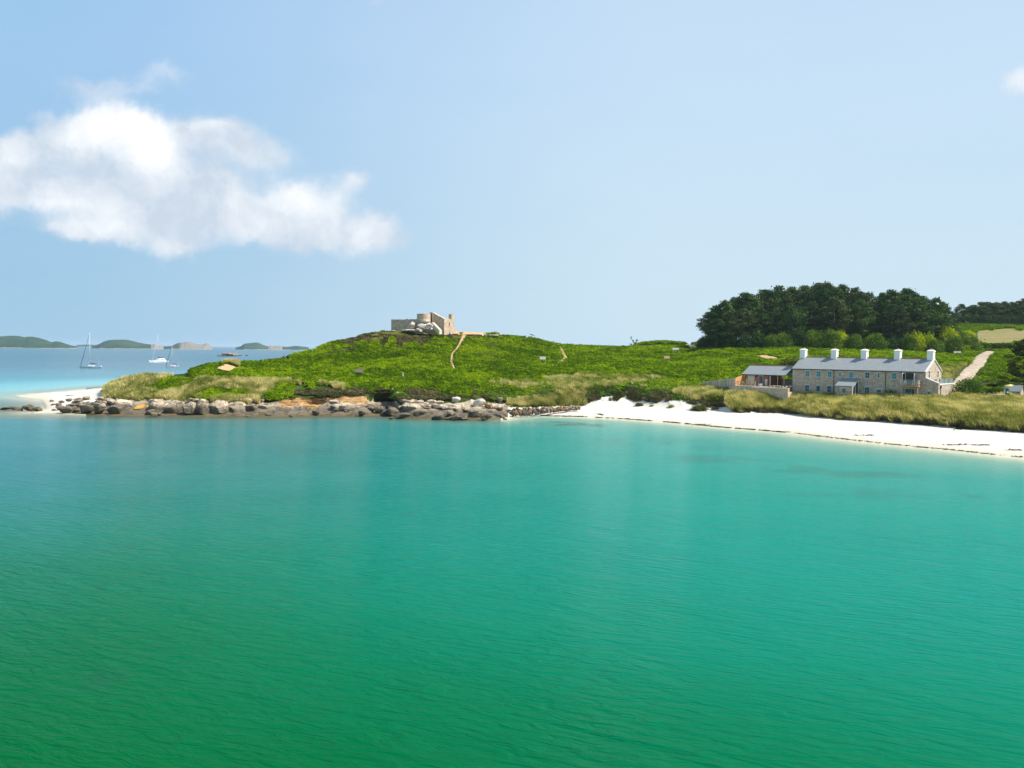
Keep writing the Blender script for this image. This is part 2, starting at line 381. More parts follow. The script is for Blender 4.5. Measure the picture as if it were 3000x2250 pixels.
M['woodred'] = simple('red_cladding', (.36,.15,.09), .8, .25, 2)
M['drift'] = simple('driftwood', (.64,.52,.42), .9, .4, 1.4)
M['rail'] = simple('timber_rail', (.48,.34,.20), .8, .2, 2)
M['deck'] = simple('paving', (.42,.35,.27), .9, .2, 1.)
M['quoin'] = simple('pale_coping', (.62,.56,.46), .85, .12, 2)
M['bench'] = simple('weathered_bench', (.50,.46,.38), .85, .2, 3)
M['benchdark'] = simple('mossy_bench', (.22,.20,.15), .9, .3, 3)
M['curtain'] = simple('pale_curtain', (.62,.60,.54), .9, .05, 2)
def glassm(name, col, rough=.08):
    m_, h, b = mat(name, rough, .6); b.inputs['Base Color'].default_value = (*col, 1); return m_
M['glass'] = glassm('window_glass', (.02,.05,.065))
M['hull'] = simple('white_gelcoat', (.80,.80,.80), .25, .03, 1, spec=.5)
M['hullshade'] = simple('hull_low_shade', (.25,.42,.50), .3, .05, 1)  # blue-green shadow at the bottom of a white hull, put in as colour
M['navy'] = simple('navy_canvas', (.015,.03,.075), .85, .2, 2)
M['alu'] = simple('mast_alloy', (.62,.63,.65), .35, .05, 1)
M['skin'] = simple('skin', (.55,.34,.24), .6, .05, 3)
M['cloth_white'] = simple('white_cloth', (.78,.77,.75), .9, .05, 3)
M['cloth_pink'] = simple('magenta_cloth', (.35,.04,.18), .9, .1, 3)
M['cloth_blue'] = simple('blue_cloth', (.06,.07,.20), .9, .1, 3)
M['hair'] = simple('brown_hair', (.06,.035,.02), .8, .2, 5)
M['weed'] = simple('dry_seaweed', (.10,.06,.03), .95, .4, 2)
M['greenpanel'] = simple('green_paint', (.015,.07,.05), .4, .1, 1)
M['yellow'] = simple('pale_yellow_hull', (.66,.54,.20), .6, .08, 1)

# ------------------------------------------------------------------ terrain: feature lines, each (photo x, photo y, depth Y or height z)
def line_z(pts):
    o = []
    for px, py, z in pts:
        p = G(px, py, z); o.append((p.x/p.y, p.y, z))
    return np.array(sorted(o))
def line_Y(pts):
    o = []
    for px, py, Y in pts:
        p = P(px, py, Y); o.append((p.x/p.y, Y, p.z))
    return np.array(sorted(o))
FA = line_z([(-500,1203,0),(110,1207,0),(200,1211,0),(300,1217,0),(400,1219,0),(600,1220,0),(800,1221,0),(950,1219,0),(1100,1219,0),(1250,1226,0),(1400,1230,0),(1450,1228,0),
             (1500,1221,0),(1560,1217,0),(1700,1221.5,0),(1836,1228.5,0),(1971,1238.5,0),(2107,1251.5,0),(2242,1262,0),(2300,1266,0),(2458,1286,0),(2616,1303,0),(2775,1318,0),(3000,1341,0),(3500,1400,0)])
FB = line_z([(-500,1180,-1.5),(100,1195,-.6),(160,1190,.35),(200,1188,.6),(300,1178,1.3),(400,1179,1.7),(600,1184,2.0),(800,1188,1.9),(930,1187,1.6),(1000,1184,2.1),(1075,1184,2.),(1100,1176,1.9),(1150,1176,1.9),(1170,1188,2.2),(1300,1185,2.4),(1400,1182,2.5),
             (1500,1191,1.8),(1560,1195,1.4),(1700,1190,1.5),(1750,1188,1.8),(1850,1188,1.8),(1950,1194,1.8),(2000,1201,1.6),(2100,1204,1.5),(2150,1209,1.5),(2250,1211,1.5),(2300,1212,1.5),(2400,1224,1.5),(2500,1232,1.5),
             (2600,1238,1.5),(2700,1246,1.5),(2850,1259,1.5),(3000,1269,1.5),(3500,1303,1.5)])
FC = line_Y([(-500,1170,245),(110,1178,225),(200,1176,218),(290,1170,214),(318,1160,212),(330,1150,211),(400,1153,204.5),(600,1166,194),(800,1163,193.5),(930,1163,196.5),(1000,1158,198),(1075,1156,199.5),(1100,1150,205.5),(1150,1150,205),(1170,1172,191),(1300,1168,197),(1400,1163,199.5),
             (1500,1168,204),(1600,1150,208),(1700,1140,213),(1750,1133,215),(1850,1136,214),(1950,1147,208.5),(2050,1160,203),(2150,1174,196),(2250,1179,195),(2300,1177,196),(2400,1187,184.5),(2500,1193,178),
             (2600,1200,172.5),(2700,1208,167.5),(2850,1219,158.5),(3000,1228,153.5),(3500,1262,139)])
FD = line_Y([(-500,1160,262),(110,1165,240),(200,1160,235),(290,1158,228),(318,1145,224),(330,1133,222),(400,1126,211),(600,1122,203),(800,1122,206),(1000,1114,217),(1200,1104,221),(1400,1098,227),(1600,1088,239),
             (1700,1083,245),(1900,1087,244),(2050,1108,236),(2150,1131,212),(2180,1143,203),(2250,1153,198.5),(2320,1161,198),(2500,1162,190),(2712,1164,180),(2750,1165,178),(2850,1167,182),(3000,1166,182),(3500,1160,176)])
FE = line_Y([(-500,1152,285),(110,1152,262),(200,1148,262),(290,1146,236),(318,1133,230),(330,1127,228),(380,1109,222),(430,1097,219),(470,1103,217),(540,1095,216),(600,1075,216),(640,1068,219),(700,1066,226),(780,1062,235),(824,1056,240),(853,1045,246),(918,1028,255),(962,1009,261),(1034,991,268),(1070,980,273),
             (1124,973,278),(1200,971.5,281),(1359,972.5,286),(1400,975,289),(1450,977,292),(1472,985,295),(1555,991,299),(1631,1011,304),(1725,1016.5,309),(1850,1019,313),(1900,1018.5,314),(2020,1018,312),(2050,1016,306),(2150,1023,293),(2250,1024,289),
             (2350,1024,286),(2500,1028,284),(2640,1032,286),(2730,1036,290),(2800,1036,296),(2884,1030,302),(2925,1028,306),(3000,1034,300),(3500,1040,290)])
def mid(FX, FY, t, dz):
    us = np.unique(np.concatenate([FX[:,0], FY[:,0]]))
    f = lambda A, k: np.interp(us, A[:,0], A[:,k])
    return np.stack([us, f(FX,1)*(1-t)+f(FY,1)*t, f(FX,2)*(1-t)+f(FY,2)*t + (dz(us) if callable(dz) else dz)], 1)
u2x = lambda u: 1500 + F*np.asarray(u)
FD2 = mid(FD, FE, .42, lambda u: np.interp(u2x(u), [250,700,1100,1400,2100,2300,2800,3000], [0.1,-.2,-1.2,-1.3,0,1.2,1.,.6]))
# flat yard behind the cottages
us = np.unique(np.concatenate([FD[:,0], (np.array([2150,2185,2760,2800])-1500)/F]))
k = np.interp(u2x(us), [2150,2185,2880,2960], [0,1,1,.6])
yD = np.interp(us, FD[:,0], FD[:,1]); zD = np.interp(us, FD[:,0], FD[:,2]); y2 = np.interp(us, FD2[:,0], FD2[:,1]); z2 = np.interp(us, FD2[:,0], FD2[:,2])
FD1 = np.stack([us, yD+(y2-yD)*(.35+.0*k), np.where(k > 0, (zD+.25)*k+(1-k)*(zD*.6+z2*.4), zD*.6+z2*.4)], 1)
FF = line_Y([(-500,1150,300),(110,1150,285),(290,1142,280),(330,1140,250),(380,1135,240),(600,1115,238),(700,1100,246),(824,1088,262),(962,1030,285),(1100,995,300),(1359,990,310),(1472,1000,318),(1555,1010,322),(1631,1024,328),(1725,1028,333),(1840,1027,338),(1858,1014,343),(1885,1006,345),(1939,1002,347),(1993,1005,348),
             (2012,1008,350),(2022,1014,350),(2032,1008,348),(2051,1004,346),(2150,1003,346),(2300,1000,346),(2500,998,346),(2650,990,350),(2730,975,365),(2820,966,390),(2884,965.5,400),(3000,961,404),(3500,950,410)])
FG = line_Y([(-500,1142,330),(110,1142,312),(290,1136,306),(330,1136,300),(600,1120,300),(824,1120,305),(962,1090,330),(1100,1040,350),(1359,1030,360),(1555,1035,370),(1725,1040,380),(1840,1040,390),(1993,1024,400),(2150,1006,430),(2300,990,430),(2500,975,430),(2730,955,430),(2828,949,432),(3000,954,434),(3500,950,436)])
S0 = FA.copy(); S0[:,1] -= 26; S0[:,2] = -2.6
FH = FG.copy(); FH[:,1] += 130; FH[:,2] = np.where(FG[:,0] > .17, FG[:,2]-6, -4.)
FEAT = [S0, FA, FB, FC, FD, FD1, FD2, FE, FF, FG, FH]
NFT = len(FEAT)

# low sand spit beyond the left end of the dune
SPIT = [G(px, py, 0) for px, py in [(95,1160),(180,1149),(300,1136.5),(420,1128),(520,1124),(520,1150),(430,1190),(330,1213),(230,1211),(190,1208),(110,1208),(113,1202),(150,1196),(172,1188),(168,1181),(150,1174),(112,1167)]]
SP = np.array([(p.x, p.y) for p in SPIT])
def seg_dist(X, Y, poly, closed=False):
    X = np.asarray(X, float); Y = np.asarray(Y, float); d = np.full(X.shape, 1e9); n = len(poly)
    for i in range(n if closed else n-1):
        ax, ay = poly[i]; bx, by = poly[(i+1) % n]; dx, dy = bx-ax, by-ay
        t = np.clip(((X-ax)*dx+(Y-ay)*dy)/(dx*dx+dy*dy+1e-9), 0, 1)
        d = np.minimum(d, np.hypot(X-ax-t*dx, Y-ay-t*dy))
    return d
def inside(X, Y, poly):
    X = np.asarray(X, float); Y = np.asarray(Y, float); c = np.zeros(X.shape, bool); n = len(poly); j = n-1
    for i in range(n):
        xi, yi = poly[i]; xj, yj = poly[j]
        c ^= ((yi > Y) != (yj > Y)) & (X < (xj-xi)*(Y-yi)/(yj-yi+1e-12)+xi); j = i
    return c
def spit_h(X, Y):
    d = seg_dist(X, Y, SP, True); ins = inside(X, Y, SP)
    return np.where(ins, np.minimum(.9, d*.075), -d*.10)
SHORE = [(u*y, y) for u, y, z in FA if u > (105-1500)/F]
def feats(u):
    return [np.interp(u, f[:,0], f[:,1]) for f in FEAT], [np.interp(u, f[:,0], f[:,2]) for f in FEAT]
def tparam(X, Y):
    X = np.asarray(X, float); Y = np.asarray(Y, float); u = X/Y; ys, zs = feats(u)
    t = np.zeros(X.shape); z = np.full(X.shape, -2.6)
    for k in range(NFT-1):
        a, b = ys[k], ys[k+1]; m_ = (Y >= a) & (Y < b); r = np.clip((Y-a)/np.maximum(b-a, .01), 0, 1)
        t = np.where(m_, k+r, t)
        rr = r if k < 3 or k > 4 else r
        z = np.where(m_, zs[k]*(1-rr)+zs[k+1]*rr, z)
    t = np.where(Y >= ys[-1], NFT-1, t)
    return t, z
def detail(X, Y, t):
    hump = (fbm(X, Y, 9., 3, 3)-.5)*.6 * np.clip((t-2.6)*1.2, 0, 1) * np.clip((8.2-t), 0, 1) 
    hump *= np.where(t > 6.6, .25, 1.)
    fine = (fbm(X, Y, 2.4, 3, 5)-.5)*.25*np.clip(t-2.4, 0, 1)
    return hump*.7 + fine
def H(X, Y, det=True):
    t, z = tparam(X, Y)
    if det: z = z + detail(X, Y, t)
    u = np.asarray(X)/np.asarray(Y)
    return np.where(u < (560-1500)/F, np.maximum(z, spit_h(X, Y)), z)
def h1(x, y): return float(H(np.array([x]), np.array([y]))[0])
def T(px, py, y0=120., y1=430.):
    """first hit of the pixel's ray with the terrain"""
    v = ray(px, py); Y = np.arange(y0, y1, .25); X = v.x/v.y*Y; Z = CAMH + v.z/v.y*Y; hh = H(X, Y)
    i = np.argmax(Z <= hh)
    if Z[i] > hh[i]: i = len(Y)-1
    return Vector((X[i], Y[i], hh[i]))

# grid in (azimuth, feature) space; real world positions
uu = np.concatenate([np.linspace((-420-1500)/F, (3420-1500)/F, 900), np.linspace((3430-1500)/F, (5200-1500)/F, 120)]); NU = len(uu)
rows = [np.linspace(k, k+1, n, endpoint=False) for k, n in enumerate([8,16,14,16,16,18,22,22,34,8])] + [np.array([10.])]
tt = np.concatenate(rows); NTT = len(tt)
ys, zs = feats(uu); ys = np.array(ys); zs = np.array(zs)
kk = np.minimum(tt.astype(int), NFT-2); rr = tt-kk
GY = ys[kk]*(1-rr)[:,None] + ys[kk+1]*rr[:,None]
GX = GY*uu[None,:]; GT = np.repeat(tt[:,None], NU, 1)
GZ0 = zs[kk]*(1-rr)[:,None] + zs[kk+1]*rr[:,None]
GZ = GZ0 + detail(GX, GY, GT)
# rocky shore relief
pxg = u2x(GX/GY)
rk = np.clip((GT-1.05)*2, 0, 1)*np.clip((3.-GT)*2, 0, 1)*np.clip((1500-pxg)/30, 0, 1)*np.clip((pxg-180)/40, 0, 1)
GZ = GZ + rk*(fbm(GX, GY, 3.2, 3, 21)-.45)*1.6
# wrinkled sand scarp
sc_ = np.clip((GT-2.05)*4, 0, 1)*np.clip((3.1-GT)*4, 0, 1)*np.clip((pxg-1680)/40, 0, 1)
GZ = GZ + sc_*(fbm(GX*1., GY*.35, 2.2, 3, 31)-.5)*.55
lm = pxg < 560
GZ = np.where(lm, np.maximum(GZ, spit_h(GX, GY)), GZ)
Vg = np.stack([GX, GY, GZ], -1).reshape(-1, 3)
i, j = np.meshgrid(np.arange(NTT-1), np.arange(NU-1), indexing='ij'); i = i.ravel(); j = j.ravel()
FQ = np.stack([i*NU+j, i*NU+j+1, (i+1)*NU+j+1, (i+1)*NU+j], 1)
fc = Vg[FQ].mean(1); ft = GT.ravel()[FQ].mean(1); fx = u2x(fc[:,0]/fc[:,1])
edge = (fbm(fc[:,0], fc[:,1], 5., 3, 40)-.5)
isbed = fc[:,2] < -.12
spitm = (fx < 560) & (spit_h(fc[:,0], fc[:,1]) > -.3) & ((ft < 2.) | (ft > 7.9) | (fx < 318)) 
rocky = (ft > .9) & (ft < 2.25+edge) & (fx < 1500+edge*30) & (fx > 190)
# zones of the bare dune face right of the sea wall
sandtop = np.interp(fx, [1500,1560,1660,1700,1760,1830,1900,2000,2100,2200,2330,2450,2700,3000], [2.,2.1,2.2,2.5,2.86,2.88,2.75,2.7,2.6,2.4,2.45,2.25,2.12,2.08])
sand = (ft <= sandtop+edge*.5) & (fx >= 1490)
en = fbm(fc[:,0], fc[:,1]*.6, 2.6, 4, 44)-.5
orange = (ft > 1.85+en*1.1) & (ft < 2.80+en*.9) & (fx > 815+en*60) & (fx < 1080+en*30) & ~isbed
field = (fx > 2860) & (ft > 7.25) & (ft < 8.0)
groups = {}
lab = np.full(len(FQ), 'ground', dtype=object)
lab[field] = 'field'; lab[rocky] = 'rocky_shore'; lab[orange] = 'earth_bank'; lab[sand] = 'beach'
lab[spitm & ~isbed & ~rocky] = 'sand_spit'; lab[(fx < 300) & ~isbed & ~rocky] = 'sand_spit'
lab[isbed] = 'seabed'
MATZ = {'ground':M['ground'], 'field':M['field'], 'rocky_shore':M['rock'], 'earth_bank':M['earth'], 'beach':M['sand'], 'sand_spit':M['sand'], 'seabed':M['bed']}
for nm, mt in MATZ.items():
    sel = FQ[lab == nm]
    if nm == 'seabed':
        f2 = Vg[sel].mean(1); x2 = u2x(f2[:,0]/f2[:,1]); rb = (x2 > 250) & (x2 < 1470)
        parts = [('seabed', sel[~rb], M['bed']), ('rocky_seabed', sel[rb], M['bedrock'])]
    else: parts = [(nm, sel, mt)]
    for n3, s3, m3 in parts:
        ids, inv = np.unique(s3, return_inverse=True)
        o = npmesh(n3, Vg[ids], inv.reshape(s3.shape), m3, smooth=True); tag(o, kind='structure')

# ------------------------------------------------------------------ sea
def dshore(X, Y):
    d = np.minimum(seg_dist(X, Y, SHORE), seg_dist(X, Y, SP, True)); return d
su = np.concatenate([-np.geomspace(2.2, .64, 30, endpoint=False), np.linspace(-.64, .64, 600), np.geomspace(.64, 2.2, 31)[1:]])
sy = np.concatenate([np.linspace(-150, 10, 30, endpoint=False), np.geomspace(10, 100, 70, endpoint=False), np.arange(100, 200, 1.2), np.arange(200, 330, 1.6), np.geomspace(330, 26000, 90)])
SX = (sy[:,None]+170.)*su[None,:]*np.where(sy < 330, 1., 1.)[:,None]; SY = np.repeat(sy[:,None], len(su), 1)
DS = dshore(SX, SY)
SYs = np.maximum(SY, 6.)
land = (H(SX, SYs, False) > 0) & (SY > 60)
px_ = u2x(SX/SYs)
spitd = seg_dist(SX, SY, SP, True)
def soft_dist(X, Y, poly, s=2.5):
    """smooth distance to the shore line (no creases where the nearest point jumps)"""
    acc = np.zeros(X.shape)
    for (ax, ay), (bx, by) in zip(poly, poly[1:]):
        n = max(1, int(math.hypot(bx-ax, by-ay)/s)); dl = math.hypot(bx-ax, by-ay)/n
        for k in range(n):
            t = (k+.5)/n; acc += dl/np.maximum((X-ax-(bx-ax)*t)**2+(Y-ay-(by-ay)*t)**2, 4.)**3
    return 1.0333*acc**-.2
DSS = soft_dist(SX, SY, [p for p in SHORE if p[1] < 205])
sm = lambda x: np.clip(x, 0, 1)**2*(3-2*np.clip(x, 0, 1))
near_w = 1-sm((DS-8)/14)
DD = DS*near_w+DSS*(1-near_w)
rocky_w = sm((18-SX)/50)
depth = 9.6*(DD/150.)**1.55*(1-.22*sm((SX-5)/70)) + (1.1+.5*rocky_w)*(1-np.exp(-DS/16.))*1.
depth *= .90+.2*fbm(SX, SY, 30, 3, 60)
back = sm((SY-206)/10)*(px_ < 700)
depth = depth*(1-back) + np.minimum(spitd*.045, 14)*back*(.85+.3*fbm(SX, SY, 22, 3, 61))
lw = (px_ < 330)*(SY > 172)*(SY < 250)
depth = np.where(lw, np.minimum(depth, spitd*.05), depth)
depth = np.where(land, 0, depth)
# weedy patches on the bed
def pxy(X, Y, z=0.):
    """photo pixel of a sea point, for laying out bed patches at their real place"""
    return u2x(X/Y), 1007+.0115*u2x(X/Y)+CAMH*F/Y
PX, PY = pxy(SX, SYs)
weed = np.zeros_like(SX)
for cx, cy_, rx, ry, a in [(1640,1241,75,7,.95),(1720,1247,60,5,.7),(1560,1236,40,4,.5),(2080,1345,150,14,.45),(2300,1375,130,12,.5),(2560,1392,150,12,.55),(2900,1452,90,14,.6),(2500,1445,200,12,.35),(2080,1268,0.1,1,0),(310,1985,60,28,.55),(1900,1300,260,20,.28),(700,1300,500,30,.15)]:
    c = G(cx, cy_, 0); ex = rx*c.y/F; ey = abs(G(cx, cy_-ry, 0).y - G(cx, cy_+ry, 0).y)/2
    dd = ((SX-c.x)/ex)**2 + ((SY-c.y)/ey)**2
    weed = np.maximum(weed, a*(.55 if cy_ > 1290 else 1.)*np.clip(1.3-dd+(fbm(SX, SY, 7., 3, 72)-.5)*1.6, 0, 1)*np.clip((fbm(SX*1., SY*.6, 4., 4, 71)-.36)*5, 0., 1))
weed = np.where(land, 0, weed)
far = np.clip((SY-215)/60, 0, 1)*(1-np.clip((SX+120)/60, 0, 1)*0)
teal = np.clip(sm((25-SX)/85)*sm((SY-36)/70)*(SY < 235)*(.8+.4*fbm(SX, SY, 25., 3, 66)), 0, 1)
weed = np.maximum(weed, np.where((px_ > 170) & (px_ < 1480) & (SY < 235), .8*np.exp(-DS/5.)*np.clip((1480-px_)/60, 0, 1)*(.5+fbm(SX, SY, 4., 3, 67)), 0))  # darker along the rocky shore: brown weedy bed plus painted rock reflections
nv = len(su); i, j = np.meshgrid(np.arange(len(sy)-1), np.arange(nv-1), indexing='ij'); i = i.ravel(); j = j.ravel()
SF = np.stack([i*nv+j, i*nv+j+1, (i+1)*nv+j+1, (i+1)*nv+j], 1)
def sea_mat():
    m_ = bpy.data.materials.new('sea_water'); m_.use_nodes = True; h = NT(m_.node_tree); b = m_.node_tree.nodes['Principled BSDF']
    A = lambda n_: h.n('ShaderNodeAttribute', attribute_name=n_).outputs['Fac']
    dp = A('depth'); wd = A('weed'); fr = A('far'); p = wpos(h)
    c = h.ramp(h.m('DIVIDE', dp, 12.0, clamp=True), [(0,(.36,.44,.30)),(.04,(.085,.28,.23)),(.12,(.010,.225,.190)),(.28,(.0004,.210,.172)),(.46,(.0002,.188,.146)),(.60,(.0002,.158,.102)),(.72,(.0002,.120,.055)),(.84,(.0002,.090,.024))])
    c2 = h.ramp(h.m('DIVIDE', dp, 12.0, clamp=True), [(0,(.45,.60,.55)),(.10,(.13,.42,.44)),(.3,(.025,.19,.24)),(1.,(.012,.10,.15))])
    c3 = h.ramp(h.m('DIVIDE', dp, 12.0, clamp=True), [(0,(.14,.18,.13)),(.12,(.025,.16,.165)),(.4,(.004,.140,.145)),(.7,(.001,.135,.115)),(1.,(.0005,.10,.06))])
    c = h.mix(A('teal'), c, c3)
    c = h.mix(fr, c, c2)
    c = h.mix(wd, c, (.014,.062,.046))  # the mask holds weed patches and the painted reflections of the shore rocks
    h.link(c, b.inputs['Base Color']); b.inputs['IOR'].default_value = 1.333
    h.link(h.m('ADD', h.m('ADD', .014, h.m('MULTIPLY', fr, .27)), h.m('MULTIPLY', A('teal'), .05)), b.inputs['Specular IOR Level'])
    # ripples: several crossing trains, real sizes in metres
    def rip(rot, sx, sy_, detail, seed):
        mp = h.n('ShaderNodeMapping', vector_type='TEXTURE'); h.link(p, mp.inputs[0]); mp.inputs['Rotation'].default_value = (0,0,rot); mp.inputs['Scale'].default_value = (1/sx, 1/sy_, 1); mp.inputs['Location'].default_value = (seed, seed*.7, 0)
        return h.noise(mp.outputs[0], 1., detail, .55, .6)
    r1 = rip(R(-22), .55, 1.9, 4, 0); r2 = rip(R(-8), 1.1, 3.6, 3, 5); r3 = rip(R(-34), .13, .45, 3, 9)
    patch = h.maprange(h.noise(p, .045, 3), .35, .65, .55, 1.1)
    hh = h.m('ADD', h.m('ADD', h.m('MULTIPLY', r1, .27), h.m('MULTIPLY', r2, .10)), h.m('MULTIPLY', r3, .30))
    cdn = h.n('ShaderNodeVectorMath', operation='LENGTH'); h.link(p, cdn.inputs[0]); dist = cdn.outputs['Value']
    st = h.m('MULTIPLY', h.maprange(dist, 40, 900, 1., .35), patch)
    bn = h.n('ShaderNodeBump', ins={'Height': hh, 'Distance': 1.0}); h.link(st, bn.inputs['Strength']); h.link(bn.outputs[0], b.inputs['Normal'])
    h.link(h.maprange(dist, 30, 1000, .12, .28), b.inputs['Roughness'])
    al = h.m('SUBTRACT', 1., h.m('POWER', 2.718, h.m('MULTIPLY', dp, -2.6)))
    h.link(h.maprange(al, 0, 1, .12, 1.), b.inputs['Alpha'])
    return m_
M['sea'] = sea_mat()
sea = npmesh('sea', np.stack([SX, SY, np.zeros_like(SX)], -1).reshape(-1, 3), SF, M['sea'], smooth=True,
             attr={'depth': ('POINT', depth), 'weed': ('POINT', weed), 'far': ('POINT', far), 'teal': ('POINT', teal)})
tag(sea, kind='structure')

# ------------------------------------------------------------------ paths draped on the land
PATHS = []
def drape(name, pts, widths, matn, lift=.06):
    """pts: photo points on the ground; widths in metres"""
    P3 = [T(*p) for p in pts]; L = [0]
    for a, b in zip(P3, P3[1:]): L.append(L[-1]+(b-a).length)
    n = max(4, int(L[-1]/.6)); s_ = np.linspace(0, L[-1], n)
    X = np.interp(s_, L, [p.x for p in P3]); Y = np.interp(s_, L, [p.y for p in P3]); W = np.interp(s_, L, widths)
    dx = np.gradient(X); dy = np.gradient(Y); nn = np.hypot(dx, dy); nx, ny = -dy/nn, dx/nn
    K = 9; vs = []
    for q in np.linspace(-.5, .5, K):
        wob = 1+.35*(fbm(X, Y, 1.5, 2, 80)-.5)
        xx = X+nx*W*q*wob; yy = Y+ny*W*q*wob; zz = H(xx, yy)+lift-(.10 if abs(q) == .5 else 0); vs.append(np.stack([xx, yy, zz], 1))
    V_ = np.stack(vs, 1).reshape(-1, 3); f = [(a*K+b, a*K+b+1, (a+1)*K+b+1, (a+1)*K+b) for a in range(n-1) for b in range(K-1)]
    o = npmesh(name, V_, np.array(f), matn, smooth=True); tag(o, kind='structure')
    PATHS.append((list(zip(X, Y)), max(widths)))
drape('footpath', [(1362,984),(1350,1003),(1338,1022),(1324,1040),(1322,1060),(1332,1085)], [1.6,.8,.5,.6,.6,.5], M['dirt'], .16)
drape('footpath', [(1640,1016),(1650,1036),(1656,1048),(1634,1068)], [.7,.9,1.3,.9], M['dirt'], .25)
drape('footpath', [(655,1088),(668,1078),(676,1074)], [3.2,4.,3.], M['dirt'], .3)
drape('footpath', [(2010,1007),(2020,1014),(2034,1022)], [2.5,3.,2.], M['dirt'], .25)
drape('footpath', [(2222,1044),(2245,1048),(2272,1054)], [4,5,3.], M['dirt'], .25)
drape('footpath', [(2700,1056),(2740,1050),(2790,1043),(2850,1040)], [1.8,1.8,1.8,1.6], M['dirt'], .25)
drape('track_road', [(2800,1150),(2812,1128),(2836,1098),(2862,1072),(2876,1052),(2882,1043),(2903,1031)], [4.2,3.1,3.0,3.1,3.6,4.4,3.], M['track'], .25)
drape('footpath', [(1215,978),(1290,975),(1345,976),(1420,978)], [2.,6.,6.,3.], M['dirt'], .25)

# ------------------------------------------------------------------ scattered ground cover
def leaves(name, C, S_, n, kind, matn, tone, lean=.6, wid=.5, seed=0):
    """C (N,3) clump positions, S_ (N,) size; n leaves per clump; one object of many real leaf faces"""
    rg = np.random.default_rng(seed); N = len(C)
    az = rg.uniform(0, 2*np.pi, (N, n)); ln = rg.uniform(.15, lean, (N, n)); L = S_[:,None]*rg.uniform(.7, 1.2, (N, n))
    d = np.stack([np.cos(az)*np.sin(ln*1.3), np.sin(az)*np.sin(ln*1.3), np.cos(ln*1.3)], -1)
    side = np.stack([-np.sin(az), np.cos(az), 0*az], -1)
    base = C[:,None,:] + side*rg.uniform(-.3,.3,(N,n,1))*S_[:,None,None]
    tip = base + d*L[...,None]
    if kind == 'frond':      # arching frond: quad with drooped tip
        midp = base + d*(L*.55)[...,None]
        w_ = side*(L*wid*.5)[...,None]; drop = np.zeros_like(tip); drop[...,2] = -.22*L
        out_ = d*[1,1,.15]; tip = midp + out_*(L*.6)[...,None] + drop
        Vv = np.stack([base, midp+w_, tip, midp-w_], 2)
        nv_ = 4
    else:
        w_ = side*(L*wid*.5)[...,None]; bend = np.zeros_like(tip); bend[...,0] = -.18*L; tip = tip+bend
        Vv = np.stack([base-w_, base+w_, tip+w_*.2, tip-w_*.2], 2); nv_ = 4
    Vv = Vv.reshape(-1, 3); Fi = np.arange(len(Vv)).reshape(-1, nv_)
    tn = np.clip(np.repeat(tone, n)+rg.uniform(-.18,.18,N*n), 0, 1)
    o = npmesh(name, Vv, Fi, matn, attr={'tone': ('FACE', tn)}); tag(o, kind='stuff'); return o
def keep_off(X, Y):
    k_ = np.ones(X.shape, bool)
    for pl, wd_ in PATHS: k_ &= seg_dist(X, Y, pl[::3]+[pl[-1]]) > wd_*.5
    return k_
EXCL = []    # (cx, cy, r) footprints filled in below
def sample(n, x0, x1, t0, t1, seed):
    rg = np.random.default_rng(seed); u = (rg.uniform(x0, x1, n)-1500)/F; ys, zs = feats(u); ys = np.array(ys)
    ta = np.full(n, t0) if np.isscalar(t0) else t0(u2x(u)); tb = np.full(n, t1) if np.isscalar(t1) else t1(u2x(u))
    wj = (fbm(u*F/26., u*0+seed, 1., 4, seed)-.5)*.9; ta = ta+wj*np.minimum(1, (tb-ta)*.5); tb = tb+(fbm(u*F/22., u*0+seed+9, 1., 4, seed+5)-.5)*.7*np.minimum(1, (tb-ta)*.5)
    ta = np.clip(ta, 2.02, 9.5); tb = np.clip(tb, ta+.01, 9.6)
    yat = lambda t_: np.take_along_axis(ys, np.minimum(t_.astype(int), NFT-2)[None], 0)[0]*(1-(t_-np.minimum(t_.astype(int), NFT-2))) + np.take_along_axis(ys, np.minimum(t_.astype(int), NFT-2)[None]+1, 0)[0]*(t_-np.minimum(t_.astype(int), NFT-2))
    Y = yat(ta)+(yat(tb)-yat(ta))*rg.uniform(0, 1, n); X = u*Y
    return X, Y

